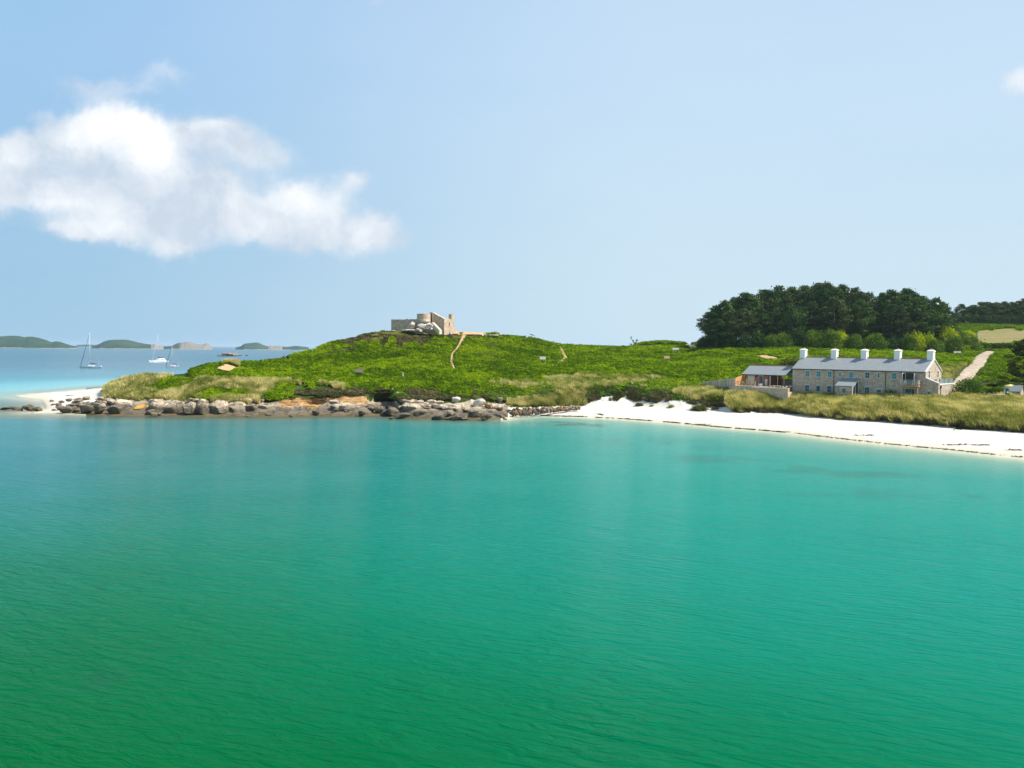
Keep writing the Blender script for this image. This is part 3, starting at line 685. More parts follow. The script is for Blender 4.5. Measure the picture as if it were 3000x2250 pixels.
# ------------------------------------------------------------------ vegetation that nobody could count
BLK = []   # building footprints: (ox, oy, phi, x0, x1, y0, y1)
PHI = R(43)
OX, OY = (2322-1500)/F*198., 198.
BLK.append((OX, OY, PHI, -13., 31.5, -.3, 10.5)); BLK.append((OX, OY, PHI, -14., 1.5, -4.7, 0.))
def free(X, Y):
    k_ = keep_off(X, Y)
    for ox, oy, ph, x0, x1, y0, y1 in BLK:
        dx, dy = X-ox, Y-oy; lx = dx*math.cos(ph)-dy*math.sin(ph); ly = dx*math.sin(ph)+dy*math.cos(ph)
        k_ &= ~((lx > x0) & (lx < x1) & (ly > y0) & (ly < y1))
    return k_
def cover(name, n, x0, x1, t0, t1, size, nl, kind, matn, lean, wid, seed, keep=None, tones=(.1,.9), psc=6., lift=0., clump=1.1, thin=.20, rise=.5):
    X, Y = sample(n, x0, x1, t0, t1, seed); k_ = free(X, Y); 
    if keep is not None: k_ &= keep(X, Y)
    X, Y = X[k_], Y[k_]; Z = H(X, Y); k2 = Z > .25; X, Y, Z = X[k2], Y[k2], Z[k2]
    rg = np.random.default_rng(seed+1); cl = fbm(X, Y*.55, clump, 2, seed+3); k3 = cl > thin
    X, Y, Z, cl = X[k3], Y[k3], Z[k3], cl[k3]; Z = Z+np.clip(cl-thin, 0, .4)*rise
    tn = tones[0]+(tones[1]-tones[0])*np.clip((fbm(X, Y, psc, 3, seed)-.25)*1.5+(cl-.5)*1.6+rg.uniform(-.3,.3,len(X)), 0, 1)
    S_ = rg.uniform(*size, len(X))
    return leaves(name, np.stack([X, Y, Z-.05+lift], 1), S_, nl, kind, matn, tn, lean, wid, seed+2)
tb = lambda px: np.interp(px, [300,560,640,800,1000,1100,1500,1700,2000,2300], [6.6,6.0,4.6,4.0,3.45,3.15,3.2,3.05,2.95,2.9])
te = lambda px: np.interp(px, [300,900,1000,1150,1400,1470,2300], [7.25,7.2,6.8,6.5,6.75,7.2,7.25])
tan_patch = lambda X, Y: fbm(X, Y, 7., 3, 90)
brown = lambda X, Y: ((u2x(X/Y)-1420)/34)**2 + ((CAMH+F*0-H(X, Y))*F/Y+1023-1025)**2/18**2
cover('bracken', 88000, 560, 2330, tb, te, (.8,1.3), 4, 'frond', M['bracken'], 1.0, .38, 100, keep=lambda X, Y: vnoise(X/3., Y/3., 4) > .06, psc=8.)
cover('bracken', 16000, 300, 860, 2.6, lambda px: np.interp(px,[300,640,760],[7.1,5.5,4.5]), (.6,1.0), 5, 'frond', M['bracken'], 1.0, .4, 110, keep=lambda X, Y: tan_patch(X, Y) > .43)
cover('bracken', 5000, 1858, 2300, 7.6, 8.0, (.9,1.4), 5, 'frond', M['bracken'], 1.0, .38, 114)
cover('bracken', 26000, 2250, 3100, 6.15, 7.2, (.8,1.4), 5, 'frond', M['bracken'], 1.0, .4, 120, psc=7.)
cover('bracken', 9000, 2850, 3450, 5.0, 7.0, (.7,1.2), 5, 'frond', M['bracken'], 1.0, .4, 130, tones=(0,.7))
cover('bracken', 8000, 2800, 3450, 8.0, 9.0, (.9,1.5), 5, 'frond', M['bracken'], 1.0, .4, 134, tones=(0,.6))
cover('marram_grass', 26000, 305, 1010, 2.15, lambda px: np.interp(px,[300,560,700,1010],[7.1,6.6,4.6,3.5]), (.6,1.15), 8, 'blade', M['marram'], .75, .13, 140, keep=lambda X, Y: tan_patch(X, Y) < .51, tones=(.2,1.), psc=4., clump=1.2, thin=.15, rise=.5)
cover('marram_grass', 62000, 2130, 3470, 2.15, 3.98, (.7,1.2), 8, 'blade', M['marram'], .7, .13, 150, tones=(.3,1.0), psc=7., clump=1.2, thin=.12, rise=.4)
cover('marram_grass', 19000, 1440, 2180, 2.62, 3.6, (.6,1.1), 8, 'blade', M['marram'], .7, .13, 160, keep=lambda X, Y: tan_patch(X, Y) < .56)
cover('marram_grass', 2600, 660, 700, 6.6, 7.2, (.8,1.3), 8, 'blade', M['marram'], .6, .13, 164, tones=(.7,1.))
cover('dune_scrub', 9000, 2080, 2560, 2.5, 3.95, (.5,.95), 6, 'frond', M['broad'], 1.1, .45, 170, keep=lambda X, Y: fbm(X, Y, 6., 3, 91) > np.interp(u2x(X/Y),[2080,2250,2560],[.42,.48,.60]), tones=(.1,1.))
cover('marram_grass', 3500, 1490, 1720, 2.05, 2.7, (.5,.9), 7, 'blade', M['marram'], .8, .14, 176, tones=(.2,.9))
cover('dune_scrub', 4500, 1490, 1730, 2.1, 2.95, (.4,.8), 6, 'frond', M['gorse'], 1.1, .45, 177, keep=lambda X, Y: fbm(X, Y, 4., 3, 97) > .45, tones=(.2,1.))
cover('dune_scrub', 5000, 2130, 2345, 3.1, 3.85, (.6,1.0), 6, 'frond', M['broad'], 1.1, .45, 175, tones=(.2,1.))
cover('dune_scrub', 11000, 1430, 2200, 2.5, 3.5, (.5,1.0), 6, 'frond', M['broad'], 1.1, .45, 180, keep=lambda X, Y: tan_patch(X, Y) > .5)
cover('dune_scrub', 5000, 2560, 3400, 2.7, 3.95, (.4,.9), 6, 'frond', M['gorse'], 1.1, .45, 185, keep=lambda X, Y: fbm(X, Y, 5., 3, 92) > .52)
cover('heath', 16000, 930, 1420, lambda px: np.interp(px,[930,1000,1150,1400],[6.5,6.35,6.2,6.6]), 7.05, (.4,.8), 6, 'frond', M['scrub'], 1.2, .4, 190, keep=lambda X, Y: fbm(X, Y, 4., 3, 93) > .42, tones=(.1,1.))
cover('heath', 2500, 1385, 1450, 5.9, 6.75, (.5,.9), 6, 'frond', M['scrub'], 1.2, .4, 195, keep=lambda X, Y: vnoise(X/2.5, Y/2.5, 7) > .35, tones=(.4,1.))
cover('turf', 15000, 1060, 1480, 6.75, 7.3, (.18,.35), 6, 'blade', M['marram'], .9, .3, 200, tones=(.15,.55))
cover('roots_and_dead_grass', 9000, 1690, 2160, 2.3, 2.95, (.3,.9), 5, 'blade', M['scrub'], 1.0, .13, 210, keep=lambda X, Y: fbm(X*2, Y*.6, 3., 3, 94) > .48, tones=(.2,1.))
cover('roots_and_dead_grass', 9000, 2150, 3460, 2.0, 2.5, (.4,.9), 6, 'blade', M['scrub'], 1.1, .14, 220, tones=(.2,1.))
cover('yellow_bank_grass', 9000, 2660, 2850, 5.0, 6.2, (.4,.8), 6, 'blade', M['marram'], 1.0, .25, 230, tones=(.2,.8))
cover('cliff_edge_scrub', 7000, 830, 1480, 2.7, 3.4, (.5,.9), 6, 'frond', M['scrub'], 1.2, .4, 240, keep=lambda X, Y: fbm(X, Y, 3.5, 3, 95) > .42, tones=(.2,1.))

# ------------------------------------------------------------------ rocks
def rock_data(seed, sub=3, blocky=.5):
    bm = bmesh.new(); bmesh.ops.create_icosphere(bm, subdivisions=sub, radius=1.)
    v = np.array([x.co[:] for x in bm.verts]); f = np.array([[q.index for q in p.verts] for p in bm.faces]); bm.free()
    rg = np.random.default_rng(seed)
    for _ in range(int(10+6*blocky)):
        d = rg.normal(size=3); d /= np.linalg.norm(d); c = rg.uniform(.42, .82); s = v@d; v = v - np.maximum(s-c, 0)[:,None]*d*.92
    nz = fbm(v[:,0]*2+seed*3.1, v[:,1]*2+v[:,2]*1.7, 1., 3, seed)-.5
    v = v*(1+nz*.34)[:,None]; v[:,2] += v[:,0]*rg.uniform(-.35,.35)
    v -= (v.max(0)+v.min(0))/2; v /= (v.max(0)-v.min(0))/2
    return v, f
ROCKV = [rock_data(s_) for s_ in range(10)]
_rc = {}
def rock_me(i, matn):
    key = (i, matn.name)
    if key not in _rc:
        v, f = ROCKV[i]; o = npmesh('boulder', v, f, matn, smooth=False); _rc[key] = o.data; bpy.data.objects.remove(o)
        me = _rc[key]
    return _rc[key]
def rock(px, pyb, w_, h_, matn, label, group=None, name='boulder', z=None, rz=None, var=None, dep=.8, tilt=0., base=None, cat='boulder', sink=.12):
    b = base or (T(px, pyb) if z is None else G(px, pyb, z))
    if z is None and b.y > 235 and base is None and pyb > 1100: b = G(px, pyb, 0.)
    W = w_*b.y/F; Hh = h_*b.y/F
    o = bpy.data.objects.new(name, rock_me(random.randrange(10) if var is None else var, matn)); COL.objects.link(o)
    o.scale = (W/2, W/2*dep, Hh/2*(1+sink)); o.rotation_euler = (tilt, tilt*.5, random.uniform(-.35,.35) if rz is None else rz)
    o.location = (b.x, b.y+W/2*dep*.75, b.z+Hh/2*(1-sink))
    tag(o, label, cat, group); return o
GL = 'granite boulders of the headland shore'
big = [
 (190,1211,38,20,'rock','squat brown rock where the white spit meets the grey shore rocks'),
 (222,1210,30,16,'rock','low pitted rock just right of the spit end, half in the water'),
 (252,1213,44,26,'rockdark','dark weedy rock standing left of the wedge shaped brown rock'),
 (288,1215,40,34,'rock','wedge shaped brown rock left of the orange topped boulder'),
 (330,1216,46,30,'rockdark','dark rock immediately left of the orange topped boulder'),
 (352,1200,70,30,'rockpale','pale smooth slab rising behind the orange topped boulder'),
 (402,1211,46,26,'rocklichen','boulder with a bright orange lichen top overhanging the water'),
 (462,1214,74,44,'rock','long whale backed grey slab right of the orange topped boulder'),
 (500,1217,60,44,'rock','rounded grey rock with a cream patch, first right of the whale backed slab'),
 (548,1219,52,42,'rock','block with a dark square recess below a tan face'),
 (590,1219,50,42,'rockdark','near black upright rock beside a narrow cleft'),
 (636,1219,62,46,'rock','tall pale topped rock split by a slanting crack'),
 (686,1218,62,40,'rock','domed rock with a brown lower face in the shore row'),
 (728,1217,46,34,'rockdark','dark round rock left of the orange earth bank'),
 (768,1216,52,34,'rock','last broad grey rock left of the orange earth bank'),
 (812,1214,40,20,'rockdark','low black rock under the left end of the orange bank'),
 (868,1212,44,18,'rockdark','low black rock under the middle of the orange bank'),
 (920,1211,44,17,'rockdark','low black rock under the right end of the orange bank'),
 (983,1212,40,22,'rock','lowest block of the stacked pillar at the orange bank'),
 (982,1200,34,16,'rockpale','middle block of the stacked pillar at the orange bank'),
 (980,1188,36,16,'rockpale','square cap block on the stacked pillar at the orange bank'),
 (1004,1202,24,13,'rockpale','loaf shaped tan stone right of the stacked pillar'),
 (1022,1193,20,9,'rockpale','small tan stone wedged high right of the stacked pillar'),
 (1030,1211,34,22,'rock','grey rock between the stacked pillar and the cave'),
 (1072,1214,62,30,'rockdark','dark cracked rock mass in front of the cave mouth'),
 (1112,1216,40,28,'rockdark','dark rock at the foot of the cave mouth'),
 (1152,1181,13,15,'rockpale','white splinter of stone leaning at the right lip of the cave'),
 (1150,1221,46,30,'rockdark','black wet rock right of the cave'),
 (1178,1228,50,18,'rock','low brown shelf rock right of the cave at the water'),
 (1200,1207,44,22,'rockpale','pale jumble rock above the brown shelf'),
 (1232,1224,40,24,'rock','grey rock left of the big rounded waterline boulder'),
 (1258,1211,50,30,'rock','sloping grey boulder behind the big rounded waterline boulder'),
 (1284,1231,46,22,'rock','big rounded grey boulder standing at the waterline'),
 (1312,1228,42,26,'rock','dark sided boulder below the two perched round stones'),
 (1310,1207,38,18,'rockpale','flat pale stone left below the two perched round stones'),
 (1286,1200,36,14,'rockpale','flat tan stone between grass and the sloping grey boulder'),
 (1338,1201,32,20,'rockpale','rounded stone carrying the white perched stone'),
 (1337,1182,26,19,'rocktor','white round stone perched on top, with a hollow in its face'),
 (1366,1216,58,28,'rockpale','large smooth cream boulder right of the perched stones'),
 (1352,1231,40,16,'rock','low brown rock under the large cream boulder'),
 (1392,1228,42,24,'rock','tilted dark boulder right of the large cream boulder'),
 (1404,1197,38,29,'rocktor','mottled grey egg shaped boulder at the foot of the bracken'),
 (1412,1211,26,16,'rockorange','orange tinged stone under the egg shaped boulder'),
 (1424,1232,34,18,'rockdark','wet dark slab leaning into the water right of the boulder pile'),
 (1431,1200,26,20,'rockorange','rust orange rock right of the egg shaped boulder'),
 (1462,1204,42,20,'rockpale','flat topped pinkish boulder at the right end of the pile'),
 (1442,1223,34,24,'rockpale','round cream boulder low at the right end of the pile'),
 (1460,1225,30,16,'rock','brown rock at the water under the flat topped pinkish boulder'),
 (1486,1220,32,15,'rockpale','last low boulder before the upright stone wall'),
 (1464,1179,20,15,'rock','small purple grey rock high in the scrub above the pile'),
 (16,1201,44,9,'rockdark','flat black rock in the water at the left edge of the picture'),
 (46,1203,34,11,'rockdark','low black pointed rock in the water, second from the left edge'),
 (78,1203,38,18,'rock','tallest rock of the row in the water left of the white sand'),
 (104,1205,30,13,'rockdark','dark slanting rock touching the white sand tip'),
]
for px, pb, w_, h_, mt, lb in big:
    near = pb > 1196
    zz = 0.0 if (pb > 1207 or px < 120) else None
    o = rock(px, pb, w_, h_, M[mt], lb, GL, z=zz, base=(G(px, pb, 0.) if px < 120 else None), sink=.15 if not px == 1337 else .02)
    if px in (1337,): o.scale.y *= .9
secs = [(150,330,1172,1208,34,(12,30),'rockpale','small white and grey slab in the scatter between the spit and the orange topped boulder'),
        (420,800,1206,1222,18,(14,34),'rock','small stone along the foot of the grey rock row left of the orange bank'),
        (430,790,1180,1186,20,(18,34),'rockpale','pale capping stone on top of the grey rock row'),
        (810,1080,1206,1222,18,(10,28),'rockdark','small dark stone at the water below the orange bank'),
        (1120,1330,1186,1230,40,(12,34),'rock','grey stone in the jumble between the cave and the perched stones'),
        (1170,1300,1182,1196,14,(12,30),'rockpale','pale flat stone just under the grass between the cave and the perched stones'),
        (1330,1490,1200,1234,26,(12,30),'rock','brown grey stone in the pile right of the perched stones')]
for x0, x1, ya, yb, n, (wa, wb), mt, lb in secs:
    for _ in range(n):
        px = random.uniform(x0, x1); pb = random.uniform(ya, yb); w_ = random.uniform(wa, wb)
        rock(px, pb, w_, w_*random.uniform(.35,.6), M[mt if random.random() < .75 else 'rock'], lb, 'loose shore stones', name='stone', cat='stone', z=(.05 if pb > 1210 else None))
# upright stone wall running on to the beach
wall = empty('old_sea_wall', G(1500, 1215, .3), 0, 'broken row of upright granite slabs running from the boulders on to the white beach', 'stone wall')
wallpts = [G(1502,1219,.2), G(1560,1214,.4), G(1620,1208,.7), G(1680,1202,1.0), G(1702,1200,1.2)]
def walong(pts, s):
    L = [0]; 
    for a, b in zip(pts, pts[1:]): L.append(L[-1]+(b-a).length)
    d = s*L[-1]
    for k_ in range(len(pts)-1):
        if d <= L[k_+1]+1e-6: return pts[k_].lerp(pts[k_+1], (d-L[k_])/(L[k_+1]-L[k_]))
    return pts[-1]
for row in range(2):
    for q in range(44):
        s_ = (q+random.uniform(0,.6))/44; p = walong(wallpts, s_); o = bpy.data.objects.new('upright_slab', rock_me(random.randrange(10), M['rockpale' if random.random()<.6 else 'rockorange'])); COL.objects.link(o)
        o.parent = wall; hh = random.uniform(.55,1.0)*(1.25-.6*s_); o.scale = (random.uniform(.22,.42), random.uniform(.3,.5), hh*.62)
        o.rotation_euler = (random.uniform(-.2,.2), random.uniform(-.3,.3), random.uniform(-.4,.4))
        o.location = p - wall.location + Vector((0, row*1.5+random.uniform(-.2,.2), hh*.5+row*.45*(1-.5*s_)))
# rocks on the hill top
for px, pb, w_, h_, lb in [(1408,985,18,8,'small white rock right of the ruin, left of two on the crest'),(1446,989,36,9,'long low white rock on the crest right of the ruin'),(1465,985,9,9,'small round white rock at the right end of the crest rocks')]:
    rock(px, pb, w_, h_, M['rocktor'], lb, base=P(px, pb, 283))
for px, pb, w_, h_, lb in [(1120,971,14,6,'grey stone on the crest left of the ruin'),(1352,978,12,5,'flat grey stone on the path right of the ruin')]:
    rock(px, pb, w_, h_, M['rock'], lb, base=P(px, pb, 279))
# islet out in the bay behind
for px, pb, w_, h_, mt, lb in [(664,1043.5,34,10.5,'rockfar','pink left half of the domed islet in the bay behind the headland'),(682,1043.5,24,10,'rockfar','dark split right half of the domed islet'),
        (648,1044,30,3,'rockdark','low flat ledge left of the domed islet'),(698,1043,22,4,'rockfar','low shoulder of rock right of the domed islet'),(722,1043,10,3.2,'rockdark','lone low rock right of the domed islet')]:
    rock(px, pb, w_, h_, M[mt], lb, 'islet rocks in the far bay', z=0., dep=.6)
# seaweed lines on the sand
def wrack(pts, n, wd, seed, name, zz=0.0):
    rg = np.random.default_rng(seed); P3 = [G(a, b, zz) for a, b in pts]; L = np.linspace(0, 1, len(P3)); s_ = rg.uniform(0, 1, n)
    X = np.interp(s_, L, [p.x for p in P3])+rg.normal(0, wd*.6, n); Y = np.interp(s_, L, [p.y for p in P3])+rg.normal(0, wd, n)
    k_ = fbm(s_*60, s_*0, 1., 3, seed) > .36; X, Y = X[k_], Y[k_]; Z = np.maximum(H(X, Y), 0)+.02
    leaves(name, np.stack([X, Y, Z], 1), rg.uniform(.12,.3,len(X)), 4, 'frond', M['weed'], np.zeros(len(X)), 1.5, .7, seed)
wrack([(1585,1217),(1700,1220),(1836,1227),(1971,1237),(2107,1250),(2242,1260.5),(2300,1265)], 1900, .18, 300, 'seaweed_line', .08)
wrack([(2300,1264),(2458,1284),(2616,1301),(2775,1316),(3000,1339)], 520, .25, 301, 'seaweed_line', .08)
for q, (x0, y0, x1) in enumerate([(2030,1232,2075),(2500,1268,2560),(2770,1294,2840),(2850,1297,2900),(2950,1309,2990),(1750,1209,1765),(190,1160,215)]):
    wrack([(x0, y0),(x1, y0+1.5)], 60, .3, 310+q, 'seaweed_line', .8)

# ------------------------------------------------------------------ trees and bushes
def crown_mesh(name, lobes, per, leaf, seed, flat=.45, tone_top=True):
    """lobes: (x,y,z,rx,rz); many small leaf faces spread over each lobe"""
    rg = np.random.default_rng(seed); Vs = []; Ts = []
    for (x, y, z, rx, rz) in lobes:
        n = int(per*(rx**1.5)); d = rg.normal(size=(n,3)); d /= np.linalg.norm(d,axis=1)[:,None]
        r = rg.uniform(.45,1.,(n,1))**.6; c = np.array([x,y,z]) + d*r*np.array([rx,rx,rz])*(1+.25*rg.normal(size=(n,1)))
        nrm = d+rg.normal(size=(n,3))*.7; nrm /= np.linalg.norm(nrm,axis=1)[:,None]
        a = np.cross(nrm, rg.normal(size=(n,3))); a /= np.linalg.norm(a,axis=1)[:,None]; b = np.cross(nrm, a)
        s_ = leaf*rg.uniform(.6,1.3,(n,1)); a = a*s_; b = b*s_*rg.uniform(.35,.8,(n,1))
        Vs.append(np.stack([c-a, c-b*.9, c+a, c+b], 1).reshape(-1,3)); t0 = rg.uniform(.15,.85)
        Ts.append(np.clip(t0+rg.normal(0,.14,n), 0, 1))
    Vv = np.concatenate(Vs); o = npmesh(name, Vv, np.arange(len(Vv)).reshape(-1,4), None, attr={'tone': ('FACE', np.concatenate(Ts))})
    return o
def pine(seed, matn, hgt=18., bare=.30, spread=.30):
    rg = np.random.default_rng(seed); root = empty('pine_tree'); lobes = []; limbs = MB()
    sway = rg.normal(0,.35,2)
    tp = [(0,0,-.6),(sway[0]*.4,sway[1]*.4,hgt*.35),(sway[0],sway[1],hgt*.7),(sway[0]*1.2,sway[1]*1.2,hgt*.93)]
    limbs.tube(tp, [.42,.34,.22,.08], 7)
    n = 30
    for k_ in range(n):
        f = (k_+.5)/n; z = hgt*(bare+(1-bare)*f*.97); R_ = hgt*spread*(1-(max(0,f-.35)/.65)**2.0*.78)*(.62+.38*min(1,f*3))
        a = k_*2.4+rg.uniform(-.5,.5); rad = R_*rg.uniform(.35,1.0) if f < .93 else R_*.2
        x, y = math.cos(a)*rad+sway[0]*f, math.sin(a)*rad+sway[1]*f
        rx = hgt*rg.uniform(.075,.125)*(1.05 if f < .8 else .8); lobes.append((x,y,z,rx,rx*rg.uniform(.38,.62)))
        if k_ % 2 == 0: limbs.tube([(sway[0]*f,sway[1]*f,z-hgt*.06),(x*.6,y*.6,z-hgt*.02),(x,y,z)], [.12,.08,.03], 5)
    c = crown_mesh('crown', lobes, 62, .36, seed); c.data.materials.append(matn); c.parent = root
    limbs.build('trunk', M['bark'], root, smooth=True)
    return root
def bushy(seed, matn, hgt=6., wd=7., n=16, leaf=.26, name='broadleaf_tree', stem=True, per=75):
    rg = np.random.default_rng(seed); root = empty(name); lobes = []; limbs = MB()
    for k_ in range(n):
        a = k_*2.4+rg.uniform(-.3,.3); f = (k_+.5)/n; el_ = math.asin(min(1, f))
        x = math.cos(a)*math.cos(el_)*wd*.33; y = math.sin(a)*math.cos(el_)*wd*.33; z = hgt*(.30+.50*f)+rg.uniform(-.05,.05)*hgt
        rx = wd*rg.uniform(.15,.24); lobes.append((x,y,z,rx,rx*.8))
        if stem and k_ % 3 == 0: limbs.tube([(0,0,hgt*.1),(x*.5,y*.5,z*.6),(x,y,z)], [.12,.07,.03], 5)
    for k_ in range(n//2):
        a = k_*2.4; lobes.append((math.cos(a)*wd*.30, math.sin(a)*wd*.30, hgt*.2, wd*.19, hgt*.2))
    c = crown_mesh('crown' if stem else 'foliage', lobes, per, leaf, seed); c.data.materials.append(matn); c.parent = root
    limbs.tube([(0,0,-.5),(0,0,hgt*.35)], [.22,.14], 6); limbs.build('trunk' if stem else 'stem', M['bark'], root, smooth=True)
    return root
def place(o, x, y, z, sx=1., sz=1., rz=None):
    o.location = (x, y, z); o.scale = (sx, sx, sz); o.rotation_euler = (0,0,random.uniform(0,6.28) if rz is None else rz); return o
top = [(2050,1000),(2056,960),(2075,930),(2090,900),(2105,893),(2130,882),(2165,868),(2182,857),(2205,853),(2212,845),(2240,840),(2280,836),(2310,834),(2350,832),(2395,828),(2420,826),(2450,831),(2490,840),(2520,840),(2548,855),(2560,876),(2572,862),(2600,850),(2625,850),(2655,846),(2680,853),(2705,868),(2718,882),(2738,873),(2760,882),(2775,896),(2788,916)]
tx, ty = [a for a, b in top], [b for a, b in top]
pv = [pine(500+k_, M['pine'] if k_ in (0,3) else M['pinebrown'] if k_ in (2,5) else M['pinelight'], spread=[.30,.26,.32,.28,.34,.27][k_]) for k_ in range(6)]
used = set()
def pine_at(px, Y, ytop, label, group, var=None, wsc=None, seed=None):
    b = P(px, 1010, Y); z0 = h1(b.x, Y); zt = P(px, ytop, Y).z; k_ = random.randrange(6) if var is None else var
    src = pv[k_]
    if k_ in used: src = copy_tree(pv[k_])
    used.add(k_); hh = max(5., zt-z0)/18.; place(src, b.x, Y, z0-.2, (wsc or 1.)*(.55+.45*hh)*1.0, hh*1.0); tag(src, label, 'tree', group); return src
UND = []
WG = 'pines of the dark wood behind the cottages'
# far row first, then nearer rows; the outline of the wood follows the photograph
lab_row = {0:'dark pine on the skyline at the back of the wood behind the cottages', 1:'dark pine in the middle of the wood behind the cottages', 2:'dark green pine at the front edge of the wood behind the cottages'}
for row, (Y0, n, fa, fb_) in enumerate([(338,19,0.,.0),(318,18,.03,.10),(301,17,.14,.34)]):
    for k_ in range(n):
        px = np.interp(k_+random.uniform(-.3,.3), [0,n-1], [2088,2768]); yt = np.interp(px, tx, ty)
        if 2550 < px < 2572 and row == 0: px -= 22; yt = np.interp(px, tx, ty)
        Y = Y0+random.uniform(-6,6); base = 1010; yt = yt+(base-yt)*random.uniform(fa, fb_)+(3 if row else 2)+random.uniform(-4, 7)
        pine_at(px, Y, yt, lab_row[row], WG)
for px, Y, yt, lb in [(2098,309,894,'open layered pine at the far left end of the wood, sky showing between its boughs'),(2124,306,880,'second layered pine from the left end of the wood, sky between its boughs'),(2182,312,855,'pine rising in a rounded bump on the left shoulder of the wood'),
                      (2610,312,849,'tall broad crowned pine just right of the notch in the wood'),(2655,318,845,'highest pine of the right hand clump of the wood'),(2742,308,872,'brownish pine standing apart at the right end of the wood'),(2418,330,825,'pine making the very top of the wooded hill')]:
    pine_at(px, Y, yt, lb, WG, var=(1 if px < 2130 else None))
for q, (px, yt, yb) in enumerate([(2240,950,1000),(2275,950,1000),(2310,948,1000),(2350,950,1000),(2385,950,1000),(2480,950,1000),(2530,955,1000),(2600,955,1002),(2640,955,1002),(2700,950,1000)]):
    UND.append((px, yt, yb))
FG_ = 'far pines on the hill at the right'
for px, yt, wsc, lb in [(2815,890,.8,'round dark pine standing alone left of the far pine belt'),(2842,893,.8,'leaning spreading pine at the left end of the far pine belt'),(2868,884,1.,'second pine from the left in the far belt above the dry field'),(2892,883,1.,'tallest pine in the middle of the far belt above the dry field'),
                    (2915,884,1.,'pine right of the tallest one in the far belt'),(2937,883,.9,'pointed pine before the small gap in the far belt'),(2958,883,.7,'spiky pine just right of the small gap in the far belt'),(2978,880,1.,'broad dark pine near the right edge above the dry field'),(3000,873,1.1,'tall dark pine cut by the right edge above the dry field'),(3040,868,1.1,'dark pine just outside the right edge')]:
    pine_at(px, 438, yt, lb, FG_, wsc=wsc*1.15)
for px, yt, wsc in [(2850,900,1.2),(2880,900,1.2),(2910,902,1.2),(2945,903,1.2),(2970,900,1.2)]:
    pine_at(px, 446, yt, 'low dark pine filling the back of the far belt above the dry field', FG_, wsc=wsc*1.3)
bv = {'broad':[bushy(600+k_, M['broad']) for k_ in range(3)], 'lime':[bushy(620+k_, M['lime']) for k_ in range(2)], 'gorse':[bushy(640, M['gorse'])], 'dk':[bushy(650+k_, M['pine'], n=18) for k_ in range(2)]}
bused = set()
def bush_at(px, yt, yb, wpx, kind, label, group=None, Y=None, name='broadleaf_tree', cat='tree'):
    if Y is None: b = T(px, yb)
    else: b = P(px, yb, Y); b.z = min(b.z, h1(b.x, Y))
    i_ = random.randrange(len(bv[kind])); src = bv[kind][i_]
    if (kind, i_) in bused: src = copy_tree(src)
    bused.add((kind, i_)); Wm = wpx*b.y/F; Hm = (yb-yt)*b.y/F
    place(src, b.x, b.y+Wm*.3, b.z-.2, Wm/7.0, Hm/5.6); src.name = name; tag(src, label, cat, group); return src
EG = 'leafy trees along the foot of the wood'
for px, yt, yb, wp, kd, Y, lb in [
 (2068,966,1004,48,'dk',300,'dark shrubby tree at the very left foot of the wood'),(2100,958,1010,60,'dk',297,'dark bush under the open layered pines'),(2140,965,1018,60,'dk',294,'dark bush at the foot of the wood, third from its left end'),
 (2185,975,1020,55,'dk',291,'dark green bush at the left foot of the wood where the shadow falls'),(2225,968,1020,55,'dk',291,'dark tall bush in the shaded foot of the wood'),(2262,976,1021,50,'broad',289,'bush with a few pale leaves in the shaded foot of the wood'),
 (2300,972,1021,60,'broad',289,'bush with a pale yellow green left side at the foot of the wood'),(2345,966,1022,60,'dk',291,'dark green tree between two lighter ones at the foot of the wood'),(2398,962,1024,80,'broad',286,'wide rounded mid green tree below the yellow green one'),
 (2440,965,1026,70,'broad',285,'rounded olive green tree beside the wide mid green one'),(2462,927,985,64,'lime',295,'bright yellow green tree standing high against the dark pines'),(2430,948,990,50,'lime',297,'yellow green tree lower left of the brightest one'),
 (2508,974,1026,68,'broad',285,'grey green bushy tree behind the third and fourth chimneys'),(2573,973,1038,76,'broad',284,'large round green tree in front of the wood above the fourth chimney'),(2625,985,1036,60,'dk',288,'dark brownish tree right of the large round green one'),
 (2668,978,1034,50,'broad',286,'green bush left of the two yellow green trees'),(2692,965,1030,50,'lime',287,'narrow yellow green tree, left of the pair behind the last chimney'),(2722,958,1018,64,'lime',291,'yellow green domed tree, right of the pair behind the last chimney'),
 (2745,984,1032,60,'broad',286,'dark green bush below the yellow green domed tree'),(2785,941,1022,66,'lime',298,'tall bright yellow green tree near the top of the track'),(2802,972,1032,60,'broad',289,'green tree below the tall bright yellow green one'),
 (2850,965,1016,76,'broad',300,'wide soft green tree at the left corner of the dry field'),(2805,920,962,66,'broad',345,'grey green tree on the hill behind the tall yellow green one'),(2840,928,955,50,'lime',350,'small yellowish green bush left of the far pine belt')]:
    bush_at(px, yt, yb, wp, kd, lb, EG, Y=Y)
for px in (2790,2815,2840,2866,2892,2918,2944,2970,2996,3022): bush_at(px, 922, 955, 40, 'dk', 'low dark bush under the far pine belt above the dry field', 'bushes under the far pines', Y=430, name='bush', cat='bush')
for px, yt in ((2778,925),(2796,932)): bush_at(px, yt, 985, 40, 'broad', 'green bush filling the gap right of the wood, %s one' % ('left' if px < 2790 else 'right'), Y=330, name='bush', cat='bush')
for px, yt, yb in UND: bush_at(px, yt, yb, 62, 'dk', 'dark undergrowth bush deep among the pine trunks of the wood', 'undergrowth in the wood', Y=322, name='bush', cat='bush')
